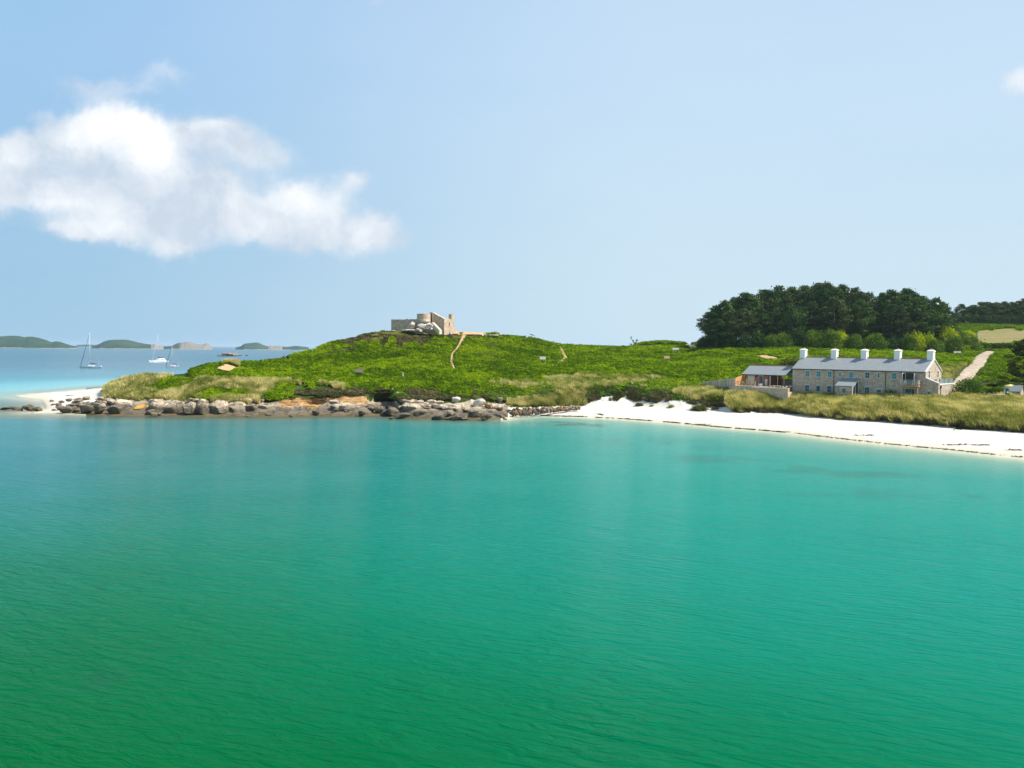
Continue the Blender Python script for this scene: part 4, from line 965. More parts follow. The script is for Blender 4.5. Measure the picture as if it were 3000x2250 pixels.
for px, yt, yb, wp, kd, lb, Y in [
 (2330,1018,1070,100,'gorse','large scruffy olive gorse bush behind the first chimney',226),
 (2622,1124,1154,52,'broad','round green bush under the balcony of the terrace',183),
 (2853,1097,1162,92,'broad','large round dark green bush between the terrace and the garden hut',181),
 (1568,1116,1150,40,'dk','dark green bush in the bracken above the upright stone wall',218),
 (1426,1096,1112,22,'dk','small dark bush on the bracken slope above the boulder pile',226),
 (1494,1160,1196,50,'broad','bright green bush right of the boulder pile',202),
 (1555,1156,1190,44,'gorse','pale tan gorse bush above the left end of the upright stone wall',207),
 (1632,1160,1190,34,'broad','small dark green bush above the middle of the upright stone wall',210),
 (1712,1154,1189,84,'gorse','wide olive bush at the foot of the bank where the dune sand begins',208),
 (1600,1142,1176,40,'broad','leafy bush behind the tan gorse bush',213),
 (1660,1136,1170,44,'gorse','olive bush on the bank left of the bare dune',215),
 (375,1090,1106,50,'lime','bright green bush on the crest of the left dune',225),
 (2205,1150,1180,44,'broad','green bush below the cottage terrace wall, left of the wooden steps',200),
 (2195,1160,1206,50,'broad','dark green bush hanging over the sand left of the wooden steps',194.5),
 (2120,1160,1200,40,'broad','dark bush on the dune edge below the driftwood fence',198),
 (1170,1148,1168,60,'broad','bracken green bush bulging over the right side of the cave',193)]:
    bush_at(px, yt, yb, wp, kd, lb, Y=Y, name='bush', cat='bush')
# clumps on the sand
def tussock(seed, matn):
    rg = np.random.default_rng(seed); n = 60; a = rg.uniform(0,6.28,n); r = rg.uniform(0,.7,n)**.7
    C = np.stack([np.cos(a)*r, np.sin(a)*r, .25*(1-r)], 1)
    o = leaves('grass_tussock', C, rg.uniform(.5,.9,n), 9, 'blade', matn, rg.uniform(.1,.9,n), 1.1, .13, seed); del o['kind']; return o
tv = [tussock(700, M['marram']), tussock(701, M['gorse'])]; tu = set()
for px, pb, wp, k_, lb in [(2050,1203,58,1,'largest grass tussock stranded on the white sand below the dune'),(1873,1189,30,1,'grass tussock on the bare sand near the top of the beach'),(1910,1191,15,0,'small brown tussock right of the round one on the bare sand'),
        (1967,1193,24,0,'straggly tussock half way along the bare dune face'),(2172,1209,26,0,'brown tussock by the foot of the dune left of the wooden steps'),(2395,1222,20,0,'straw coloured clump at the dune foot below the porch'),(2465,1229,34,0,'bleached clump spilling on to the sand below the balcony'),(2095,1200,24,1,'low clump right of the largest tussock')]:
    b = T(px, pb); s_ = wp*b.y/F/2*.9; o = tv[k_]
    if k_ in tu: o = o.copy(); COL.objects.link(o)
    tu.add(k_); o.location = b; o.scale = (s_, s_, s_*.8); tag(o, lb, 'grass tussock', 'tussocks on the sand')
# big cypress at the right edge
def cypress():
    rg = np.random.default_rng(811); root = empty('cypress_tree'); lobes = []; limbs = MB(); limbs.tube([(0,0,-1),(0,0,6),(.3,0,11)], [.5,.35,.1], 8)
    for k_ in range(46):
        f = (k_+.5)/46; z = 1.2+f*10.2; R_ = 6.3*(1-f)**.62+.3; a = k_*2.4; rad = R_*rg.uniform(.45,1.)
        x, y = math.cos(a)*rad, math.sin(a)*rad; lobes.append((x, y, z, rg.uniform(.8,1.35), rg.uniform(.28,.45)))
        if k_ % 2 == 0: limbs.tube([(0,0,z-.3),(x*.6,y*.6,z-.05),(x,y,z)], [.14,.08,.03], 5)
    c = crown_mesh('crown', lobes, 300, .22, 812); c.data.materials.append(M['cypress']); c.parent = root; limbs.build('trunk', M['bark'], root, smooth=True); return root
cyp = cypress(); b = P(3004, 1130, 196); place(cyp, b.x, b.y, h1(b.x, b.y)-.3, 1.0, .98, 0.); tag(cyp, 'large spreading cypress with yellow lit bough tips at the right edge behind the garden hut', 'tree')
# hedge beside the top of the track
def leafbox(name, pts, hgt, wd, matn, seed, label, cat):
    rg = np.random.default_rng(seed); P3 = [T(*p) for p in pts]; n = 3500; L = np.linspace(0,1,len(P3)); s_ = rg.uniform(0,1,n)
    X = np.interp(s_, L, [p.x for p in P3])+rg.uniform(-wd/2,wd/2,n); Y = np.interp(s_, L, [p.y for p in P3])+rg.uniform(-wd/2,wd/2,n)
    Z = H(X, Y)+rg.uniform(0,hgt,n)*(.8+.3*fbm(X, Y, 3., 2, seed))
    c = Vector((X.mean(), Y.mean(), Z.mean())); 
    o = leaves(name, np.stack([X, Y, Z], 1)-np.array(c), rg.uniform(.4,.8,n), 3, 'frond', matn, np.clip(fbm(X,Y,4.,3,seed)*1.6-.3,0,1), 1.5, .5, seed); o.location = c; del o['kind']; tag(o, label, cat)
leafbox('hedge', [(2812,1036),(2850,1030),(2892,1026)], 2.4, 2.2, M['bracken'], 901, 'green hedge along the left of the track top beside the white bench', 'hedge')
leafbox('hedge', [(2902,1026),(2950,1026),(3010,1030)], 2.2, 2., M['broad'], 902, 'dark hedge crossing below the dry field at the top of the track', 'hedge')
# small dead tree on the skyline
dt = empty('dead_tree', P(1857, 1018, 316), 0, 'small windblown tree with bare stems on the skyline left of the green mound', 'tree')
m_ = MB(); m_.tube([(0,0,-.5),(.05,0,1.2),(-.5,0,2.2),(-.9,.1,3.4)], [.18,.14,.09,.04], 6); m_.tube([(0,0,.9),(.6,0,1.7),(1.,0,2.3)], [.1,.07,.03], 5); m_.build('trunk', M['deadwood'], dt, smooth=True)
c = crown_mesh('crown', [(-.9,0,3.3,.35,.5),(1.0,0,2.4,.5,.35),(.4,0,1.6,.45,.5),(-1.0,0,1.0,.45,.35),(-.2,0,2.2,.3,.3),(.2,0,.6,.6,.4)], 150, .18, 77); c.data.materials.append(M['pine']); c.parent = dt

# ------------------------------------------------------------------ terrace of cottages
ZB = 5.2
house = empty('stone_terrace', (OX, OY, ZB), -PHI, 'long two storey granite terrace with slate roof and five white chimneys', 'house')
ex = Vector((math.cos(PHI), -math.sin(PHI), 0)); ey = Vector((math.sin(PHI), math.cos(PHI), 0)); OV = Vector((OX, OY, 0))
def on_front(px, py, off=0.):
    """cottage-local (along, up) where the pixel meets the plane standing `off` behind the front"""
    v = ray(px, py); c = Vector((0, 0, CAMH)); t = (OV+ey*off-c).dot(ey)/v.dot(ey); p = c+v*t
    return (p-OV).dot(ex), p.z-ZB
def on_end(px, py, s_):
    v = ray(px, py); c = Vector((0, 0, CAMH)); t = (OV+ex*s_-c).dot(ex)/v.dot(ex); p = c+v*t
    return (p-OV).dot(ey), p.z-ZB
LX = on_front(2712, 1100)[0]; DEP = 9.; WH = 5.45; RH = 2.35
XE = on_front(2749.5, 1130)[0]      # right extension end
mb = MB(); mb.prism_x([(0,-1.2),(DEP,-1.2),(DEP,WH),(DEP/2,WH+RH-.1),(0,WH)], 0, LX); wall_ = mb.build('wall', M['stone'], house)
# coping along the end gable
mb = MB(); 
for a, b in (((-.1,WH-.05),(DEP/2,WH+RH+.08)),((DEP/2,WH+RH+.08),(DEP+.1,WH-.05))): mb.bar((LX+.02,a[0],a[1]),(LX+.02,b[0],b[1]),.3,.12)
mb.build('verge', M['white'], wall_)
rf = MB(); ov = .28; sl_ = RH/(DEP/2)
for sgn in (0, 1):
    y0, y1 = (-ov, DEP/2) if not sgn else (DEP+ov, DEP/2); z0 = WH-ov*sl_; z1 = WH+RH
    rf.add([(-.15,y0,z0),(LX-.12,y0,z0),(LX-.12,y1,z1),(-.15,y1,z1),(-.15,y0,z0+.14),(LX-.12,y0,z0+.14),(LX-.12,y1,z1+.14),(-.15,y1,z1+.14)],
           [(0,1,2,3),(7,6,5,4),(0,4,5,1),(1,5,6,2),(2,6,7,3),(3,7,4,0)])
roof = rf.build('roof', M['slate'], house)
mb = MB(); mb.box(-.1, LX-.15, DEP/2-.13, DEP/2+.13, WH+RH+.10, WH+RH+.26); mb.build('ridge_tiles', M['clay'], roof)
mb = MB(); mb.tube([(-.15,-ov-.08,WH-.12),(LX-.1,-ov-.08,WH-.12)], .085, 8); mb.build('gutter', M['dark'], house, smooth=True)
for px in (2443.5, 2594.5):
    s_ = on_front(px, 1110)[0]; mb = MB(); mb.tube([(s_,-ov-.05,WH-.15),(s_,-.1,WH-.5),(s_,-.1,-.8)], .055, 6); mb.build('downpipe', M['dark'], house, smooth=True)
for px in (2354, 2445, 2533, 2630.5, 2732):
    s_ = on_front(px, 1048, DEP/2)[0]; c = empty('chimney'); c.parent = house; c.location = (s_, DEP/2, WH+RH-.5)
    if px == 2732: c.location.x = LX-.62
    mb = MB(); mb.box(-.58,.58,-.58,.58,-.5,2.05); mb.build('stack', M['lime_wash'], c)
    mb = MB(); mb.box(-.68,.68,-.68,.68,2.05,2.19); mb.add([(-.66,-.66,2.19),(.66,-.66,2.19),(.66,.66,2.19),(-.66,.66,2.19),(-.3,-.3,2.44),(.3,-.3,2.44),(.3,.3,2.44),(-.3,.3,2.44)],[(0,1,5,4),(1,2,6,5),(2,3,7,6),(3,0,4,7),(4,5,6,7),(3,2,1,0)]); mb.build('cap', M['lime_wash'], c)
    mb = MB(); mb.tube([(0,0,2.42),(0,0,2.62),(0,0,2.74)], [.14,.11,.14], 10); mb.build('pot', M['clay'], c, smooth=True)
def window(parent, x, z, w_, h_, glass='glass', y=0., bars=(1,1), name='window', curtain=False, frame='frame'):
    f = MB(); t = .075; y0, y1 = y-.06, y+.02
    f.box(x-w_/2,x-w_/2+t,y0,y1,z,z+h_); f.box(x+w_/2-t,x+w_/2,y0,y1,z,z+h_); f.box(x-w_/2+t,x+w_/2-t,y0,y1,z,z+t); f.box(x-w_/2+t,x+w_/2-t,y0,y1,z+h_-t,z+h_)
    iw, ih = w_-2*t, h_-2*t
    for k_ in range(bars[0]): f.box(x-iw/2+iw*(k_+1)/(bars[0]+1)-.02, x-iw/2+iw*(k_+1)/(bars[0]+1)+.02, y0+.01, y1, z+t, z+h_-t)
    for k_ in range(bars[1]):
        zz = z+t+ih*(k_+1)/(bars[1]+1); xs = [x-iw/2]+[x-iw/2+iw*(q+1)/(bars[0]+1) for q in range(bars[0])]+[x+iw/2]
        for a, b in zip(xs, xs[1:]): f.box(a+.021, b-.021, y0+.012, y1, zz-.02, zz+.02)
    fo = f.build(name, M[frame], parent)
    p = MB(); p.box(x-iw/2,x+iw/2,y-.035,y-.012,z+t,z+h_-t); p.build('pane', M[glass], fo)
    s_ = MB(); s_.box(x-w_/2-.1,x+w_/2+.1,y-.16,y+.02,z-.1,z-.003); s_.build('sill', M['frame'], fo)
    l_ = MB(); l_.box(x-w_/2-.18,x+w_/2+.18,y-.03,y+.02,z+h_+.003,z+h_+.22); l_.build('lintel', M['quoin'], fo)
    return fo
UZ, LZ = on_front(2398, 1104)[1], on_front(2364, 1148)[1]
for px, w_, g_ in ((2366,.92,'teal'),(2398,.92,'teal'),(2431,.92,'teal'),(2494,.85,'teal'),(2541.5,.95,'glass'),(2620,.95,'teal')):
    window(house, on_front(px, 1095)[0], UZ, w_, 1.2, g_)
for px in (2461.5, 2574.5): window(house, on_front(px, 1095)[0], UZ+.15, .42, 1.0, 'teal' if px < 2500 else 'glass', bars=(0,1))
for px, w_ in ((2364.5,.98),(2429.5,.95),(2540.5,.98),(2575.5,.9)): window(house, on_front(px, 1138)[0], LZ, w_, 1.5 if px != 2575.5 else 1.1, 'glass')
window(house, on_front(2722, 1140)[0], LZ+.15, .45, .95, 'glass', bars=(0,1))
s_ = on_front(2397, 1140)[0]; mb = MB(); mb.box(s_-.5,s_+.5,-.06,.02,-.1,.75); mb.box(s_-.5,s_-.38,-.06,.02,.752,2.0); mb.box(s_+.38,s_+.5,-.06,.02,.752,2.0); mb.box(s_-.38,s_+.38,-.06,.02,1.9,2.0); dr = mb.build('door', M['door'], house)
mb = MB(); mb.box(s_-.38,s_+.38,-.04,-.01,.76,1.9); mb.build('door_glass', M['glass'], dr); mb = MB(); mb.box(s_-.34,s_-.28,-.12,-.06,.5,.56); mb.build('handle', M['dark'], dr)
# french doors above (open) and below, balcony
s0, z0 = on_front(2665, 1120); SB = s0; FZ = 2.65
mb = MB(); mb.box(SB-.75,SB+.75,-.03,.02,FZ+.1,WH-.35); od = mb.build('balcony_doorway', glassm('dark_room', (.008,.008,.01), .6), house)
for sx, nm in ((-1,1),(1,1)):
    mb = MB(); x = SB+sx*.82; mb.bar((x,-.05,FZ+.15),(x+sx*.35,-.75,FZ+.15),.06,.12); mb.bar((x,-.05,WH-.4),(x+sx*.35,-.75,WH-.4),.06,.12); mb.bar((x,-.05,FZ+.15),(x,-.05,WH-.4),.1,.1); mb.bar((x+sx*.35,-.75,FZ+.15),(x+sx*.35,-.75,WH-.4),.1,.1)
    lf = mb.build('open_door_leaf', M['white'], house); mb = MB(); mb.add([(x,-.06,FZ+.2),(x+sx*.33,-.72,FZ+.2),(x+sx*.33,-.72,WH-.45),(x,-.06,WH-.45)],[(0,1,2,3)]); mb.build('pane', M['glass'], lf)
window(house, SB+.1, .0, 1.9, 2.0, 'glass', bars=(2,0), name='french_window')
xa = on_front(2627, 1125)[0]+1.25; xb = SB+2.3; BD = 1.75
bal = empty('balcony'); bal.parent = house
mb = MB(); mb.box(xa, xb, -BD, -.02, FZ-.22, FZ); mb.build('floor', M['wood'], bal)
mb = MB()
for x in (xa+.05,(xa*2+xb)/3,(xa+xb*2)/3,xb-.05): mb.box(x-.05,x+.05,-BD,-BD+.1,FZ+.002,FZ+1.1)
for x in (xa+.05,xb-.05): mb.box(x-.05,x+.05,-.15,-.05,FZ+.002,FZ+1.1); mb.box(x-.06,x+.06,-BD+.102,-.152,FZ+1.0,FZ+1.06)
mb.box(xa,xb,-BD-.01,-BD+.11,FZ+1.102,FZ+1.17); mb.build('railing', M['rail'], bal)
mb = MB(); mb.box(xb-.25,xb-.09,-BD-.02,-BD+.14,-1.2,FZ-.222); mb.build('post', M['rail'], bal)
mb = MB(); mb.box(xa+.3,xa+.46,-BD-.02,-BD+.14,-1.2,FZ-.222); mb.build('post', M['rail'], bal)
gm, gh, gb = mat('balustrade_glass', .05, .5); gb.inputs['Base Color'].default_value = (.35,.42,.42,1); gb.inputs['Alpha'].default_value = .35; M['clear'] = gm
mb = MB(); mb.box(xa+.12,xb-.12,-BD+.03,-BD+.05,FZ+.1,FZ+1.0); mb.build('glass_panel', M['clear'], bal)
for nm, dx in (('chair', .7),('chair', 3.2)):
    cx = xa+dx; c = empty('garden_chair', house.matrix_basis @ Vector((cx,-1.1,FZ)) if False else (0,0,0)); 
    wl = OV+ex*cx-ey*1.1; c.location = (wl.x, wl.y, ZB+FZ); c.rotation_euler = (0,0,-PHI); tag(c, 'white chair on the balcony, %s the open glass doors' % ('left of' if dx < 1 else 'right of'), 'chair', 'balcony chairs')
    mb = MB(); mb.box(-.25,.25,-.25,.25,.42,.47); mb.build('seat', M['white'], c); mb = MB(); mb.box(-.25,.25,.25,.3,.4,.95); mb.build('backrest', M['white'], c)
    for x in (-.22,.22):
        for y in (-.22,.22): mb = MB(); mb.box(x-.02,x+.02,y-.02,y+.02,.0,.418); mb.build('leg', M['white'], c)
# lean-to porch
xp0 = on_front(2468, 1108)[0]; xp1 = on_front(2516, 1108)[0]; PD = 3.1; ph0 = 2.15; ph1 = 3.55
porch = empty('porch'); porch.parent = house
mb = MB(); mb.prism_x([(-PD,-1.2),(-.02,-1.2),(-.02,ph1-.1),(-PD,ph0)], xp0, xp1); pw = mb.build('porch_wall', M['stone'], porch)
mb = MB(); mb.add([(xp0-.15,-PD-.25,ph0-.02),(xp1+.2,-PD-.25,ph0-.02),(xp1+.2,-.02,ph1+.02),(xp0-.15,-.02,ph1+.02),(xp0-.15,-PD-.25,ph0+.1),(xp1+.2,-PD-.25,ph0+.1),(xp1+.2,-.02,ph1+.14),(xp0-.15,-.02,ph1+.14)],[(0,1,2,3),(7,6,5,4),(0,4,5,1),(1,5,6,2),(2,6,7,3),(3,7,4,0)]); mb.build('porch_roof', M['slate'], porch)
window(porch, (xp0+xp1)/2, LZ+.2, .8, 1.0, 'glass', y=-PD)
mb = MB(); xx = xp1+.03
for y in (-PD+.08,-PD*.55,-.2): mb.box(xp1+.004,xp1+.08,y-.08,y+.08,-1.,ph0+ (y+PD)/PD*(ph1-ph0)-.15)
mb.bar((xp1+.05,-PD-.2,ph0-.1),(xp1+.05,-.05,ph1-.12),.09,.2); pf = mb.build('glazed_frame', M['white'], porch)
mb = MB(); mb.add([(xp1+.02,-PD+.17,.1),(xp1+.02,-.3,.1),(xp1+.02,-.3,ph1-.5),(xp1+.02,-PD+.17,ph0-.1)],[(0,1,2,3)]); mb.build('pane', M['glass'], porch)
# end gable windows
for px in (2722.6, 2747.5):
    yy = on_end(px, 1096, LX)[0]; mb = MB(); zz = on_end(px, 1107, LX)[1]
    mb.box(LX+.003,LX+.07,yy-.45,yy-.36,zz,zz+1.45); mb.box(LX+.003,LX+.07,yy+.36,yy+.45,zz,zz+1.45); mb.box(LX+.003,LX+.07,yy-.36,yy+.36,zz,zz+.09); mb.box(LX+.003,LX+.07,yy-.36,yy+.36,zz+1.36,zz+1.45); mb.box(LX+.003,LX+.06,yy-.36,yy+.36,zz+.7,zz+.76)
    fo = mb.build('window', M['white'], house); mb = MB(); mb.box(LX+.005,LX+.03,yy-.36,yy+.36,zz+.09,zz+1.36); mb.build('pane', M['glass'], fo)
# right hand single storey wing with roof terrace
wg = empty('terrace_wing'); wg.parent = house
za, zb = on_front(2712, 1108)[1], on_front(2749.5, 1124)[1]
mb = MB(); mb.prism_y([(LX+.002,-1.5),(XE,-1.5),(XE,zb),(LX+.002,za)], -.004, .4); mb.box(LX+.002,XE,.401,DEP-.1,-1.5,zb-.25); mb.build('wing_wall', M['stone'], wg)
mb = MB(); mb.bar((LX,.2,za+.06),(XE+.05,.2,zb+.06),.5,.14); mb.box(XE-.25,XE+.08,.45,DEP,zb-.248,zb-.05); mb.build('coping', M['white'], wg)
mb = MB(); mb.box(XE-.12,XE-.08,.6,DEP-.1,zb-.04,zb+.95); mb.box(LX+.1,XE-.13,DEP-.14,DEP-.1,zb-.2,zb+.95); mb.build('glass_balustrade', M['clear'], wg)
mb = MB()
for y in (.7,3.4,6.1,8.8): mb.box(XE-.078,XE-.03,y-.03,y+.03,zb-.049,zb+1.0)
mb.build('balustrade_posts', M['dark'], wg)
yy = on_end(2755, 1130, XE)[0]; mb = MB(); mb.box(XE+.005,XE+.25,yy-.2,yy+.2,zb-.85,zb-.45); mb.tube([(XE+.1,yy,zb-.8),(XE+.1,yy,-1.)], .06, 6); mb.build('hopper_pipe', M['dark'], wg)
for dy in (2.2, 5.2):
    wl = OV+ex*(LX+1.1)+ey*dy; c = empty('patio_chair', (wl.x, wl.y, ZB+zb-.25), -PHI+.4); tag(c, 'pale slatted chair on the roof terrace, the %s one' % ('nearer' if dy < 3 else 'farther'), 'chair', 'roof terrace chairs')
    mb = MB(); mb.box(-.3,.3,-.3,.3,.38,.44); mb.build('seat', M['bench'], c); mb = MB(); mb.box(-.3,.3,.3,.36,.3,1.0); mb.build('backrest', M['bench'], c)
    for x in (-.26,.26):
        for y in (-.26,.26): mb = MB(); mb.box(x-.03,x+.03,y-.03,y+.03,.0,.378); mb.build('leg', M['bench'], c)

# ------------------------------------------------------------------ timber annex with deck
AX0 = on_front(2174.4, 1097)[0]+.25; AX1 = on_front(2305, 1100)[0]; AZ = on_front(2240, 1099)[1]; AF = on_front(2240, 1131)[1]
wl = OV+ex*0; annex = empty('timber_annex', (OX, OY, ZB), -PHI, 'low slate roofed timber annex with open glazed front and deck, left of the terrace', 'building')
mb = MB(); mb.box(AX0+.3, AX1-4.4, .25, 6.6, -1., AZ-.02); mb.box(AX0+.3, AX1+.9, 6.61, 6.8, AF, AZ-.02) if False else None
mb.build('wall', M['woodred'], annex)
mb = MB(); mb.box(AX0-.5, AX1+1.0, -.0, 6.8, -1.2, AF); mb.build('floor', M['deck'], annex)
rf = MB(); aw = 7.0; arh = 1.95
for sgn in (0, 1):
    y0, y1 = (-.35, aw/2) if not sgn else (aw+.35, aw/2); z0 = AZ-.02; z1 = AZ+arh
    rf.add([(AX0-.2,y0,z0),(AX1,y0,z0),(AX1,y1,z1),(AX0-.2,y1,z1),(AX0-.2,y0,z0+.14),(AX1,y0,z0+.14),(AX1,y1,z1+.14),(AX0-.2,y1,z1+.14)],[(0,1,2,3),(7,6,5,4),(0,4,5,1),(1,5,6,2),(2,6,7,3),(3,7,4,0)])
ar = rf.build('roof', M['slate'], annex); mb = MB(); mb.box(AX0-.15, AX1-.05, aw/2-.13, aw/2+.13, AZ+arh+.10, AZ+arh+.25); mb.build('ridge_tiles', M['clay'], ar)
mb = MB(); mb.tube([(AX0-.2,-.42,AZ),(AX1,-.42,AZ)], .08, 8); mb.build('gutter', M['dark'], annex, smooth=True)
mb = MB(); mb.prism_x([(0.3,AZ),(aw-.3,AZ),(aw/2,AZ+arh-.1)], AX0, AX0+.1); mb.build('gable_boarding', M['woodred'], annex)
mb = MB(); mb.add([(AX1+.05,.8,AZ+.2),(0-.05,.8,AZ+.3),(0-.05,aw/2,AZ+1.3),(AX1+.05,aw/2,AZ+1.2),(AX1+.05,.8,AZ+.1),(0-.05,.8,AZ+.2),(0-.05,aw/2,AZ+1.2),(AX1+.05,aw/2,AZ+1.1)],[(0,1,2,3),(7,6,5,4),(0,4,5,1),(1,5,6,2),(2,6,7,3),(3,7,4,0)]); mb.build('link_roof', M['teal'], annex)
for px in (2256.5, 2278.5, 2297.):
    s_ = on_front(px, 1115)[0]; mb = MB(); mb.box(s_-.07,s_+.07,-.1,.04,AF+.002,AZ-.03); mb.build('post', M['white' if px < 2270 else 'rail'], annex)
for px in (2197, 2202.): s_ = on_front(px, 1112)[0]; 
window(annex, on_front(2199, 1112)[0], AF+.3, 1.7, 1.9, 'curtain', y=.25, bars=(2,0), frame='rail')
window(annex, on_front(2228, 1112)[0], AF+.2, .95, 2.0, 'glass', y=.25, bars=(1,0), frame='frame')
mb = MB(); s_ = on_front(2213, 1102)[0]; mb.box(s_-.15,s_+.15,.05,.248,AZ-.55,AZ-.25); mb.build('wall_lamp', M['dark'], annex)
mb = MB(); mb.box(AX1-4.39,AX1+.9,6.2,6.3,AF+.002,AF+1.5); mb.build('back_screen', M['drift'], annex)
# wing screen of bright cedar at the left end
mb = MB(); mb.prism_x([(-3.6,AF-.2),(.2,AF-.2),(.2,AZ-.05),(-3.6,AZ-.75)], AX0-.02, AX0+.1); mb.build('side_screen', M['wood'], annex)
# crossed timber balustrade
rl = empty('deck_railing', (OX, OY, ZB), -PHI, 'rustic timber railing with crossed braces in front of the annex', 'railing')
x0r, x1r = AX0-.1, AX0+5.1; yR = -3.9; nb = 5
mb = MB(); mb.box(x0r,x1r,yR-.04,yR+.04,AF+.88,AF+.97); mb.build('handrail', M['rail'], rl)
for k_ in range(nb+1):
    x = x0r+(x1r-x0r)*k_/nb; mb = MB(); mb.box(x-.06,x+.06,yR-.06,yR+.06,AF-.9,AF+1.1+(.5 if k_ in (3,) else 0)); mb.build('post', M['rail'], rl)
    if k_ < nb: mb = MB(); xe_ = x+(x1r-x0r)/nb; mb.bar((x,yR,AF+.05),(xe_,yR,AF+.85),.07); mb.bar((x,yR+.075,AF+.85),(xe_,yR+.075,AF+.05),.07); mb.build('brace', M['rail'], rl)
dk = empty('deck', (OX, OY, ZB), -PHI, 'weathered plank deck with dark skirting in front of the timber annex', 'deck')
mb = MB(); mb.box(AX0-.6,AX1+1.2,-3.95,-.002,AF-.12,AF-.004); mb.build('boards', M['deck'], dk)
mb = MB(); mb.box(AX0-.6,AX0+5.,-3.93,-3.85,AF-1.2,AF-.122); mb.build('skirting', M['drift'], dk)
rw = empty('stone_retaining_wall', (OX, OY, ZB), -PHI, 'dry stone retaining wall of pinkish blocks below the paved end of the deck', 'stone wall')
xw0 = AX0+4.6
mb = MB(); mb.box(xw0, 1.3, -4.6, -3.96, -1.2, AF-.25); mb.box(.9,1.3,-3.959,-.02,-1.2,AF-.9); mb.build('wall', M['stonelow'], rw)
mb = MB(); mb.box(xw0-.1, 1.35, -4.7, -3.957, AF-.248, AF-.13); mb.build('coping', M['quoin'], rw)
for q in range(9):
    wl = OV+ex*(-3.6+q*.55)-ey*(3.3-.8*math.sin(q*.9)); o = bpy.data.objects.new('planter_stone', rock_me(q, M['rockpale'])); COL.objects.link(o); o.location = (wl.x, wl.y, ZB+AF+.15); o.scale = (.3,.25,.22)
    tag(o, 'pale stone edging the round planting bed beside the terrace corner', 'stone', 'stones round the planting bed')
# driftwood fence left of the annex
fa, fb2_ = T(2053,1136), OV+ex*(AX0-.3)-ey*3.0; fb2_.z = ZB+AF-.6
fn = empty('driftwood_fence', fa, 0, 'long palisade of grey pink driftwood boards left of the annex', 'fence')
rg = random.Random(5); nbd = 60
for q in range(nbd):
    t_ = q/(nbd-1); p = fa.lerp(fb2_, t_); p = p - fa; z0_ = h1(fa.x+p.x, fa.y+p.y)-fa.z-.3; zt = (p.z)+ (1.25+1.0*t_ if q > 3 else .5+.22*q)+rg.uniform(-.07,.07)
    mb = MB(); mb.box(-.13,.13,-.03,.03,z0_,zt); o = mb.build('board', M['drift' if rg.random() < .75 else 'deck'], fn); o.location = (p.x, p.y, 0); o.rotation_euler = (rg.uniform(-.04,.04), 0, math.atan2((fb2_-fa).y,(fb2_-fa).x)+rg.uniform(-.1,.1))
stl = empty('low_table', (0,0,0), -PHI, 'small pinkish white stool on the deck beside the railing', 'stool'); wl = OV+ex*(AX0+5.9)-ey*3.2; stl.location = (wl.x, wl.y, ZB+AF); stl.name = 'stool'
mb = MB(); mb.box(-.3,.3,-.3,.3,.5,.56); mb.build('seat', M['cloth_white'], stl)
for x in (-.26,.26):
    for y in (-.26,.26): mb = MB(); mb.box(x-.03,x+.03,y-.03,y+.03,0,.498); mb.build('leg', M['cloth_white'], stl)

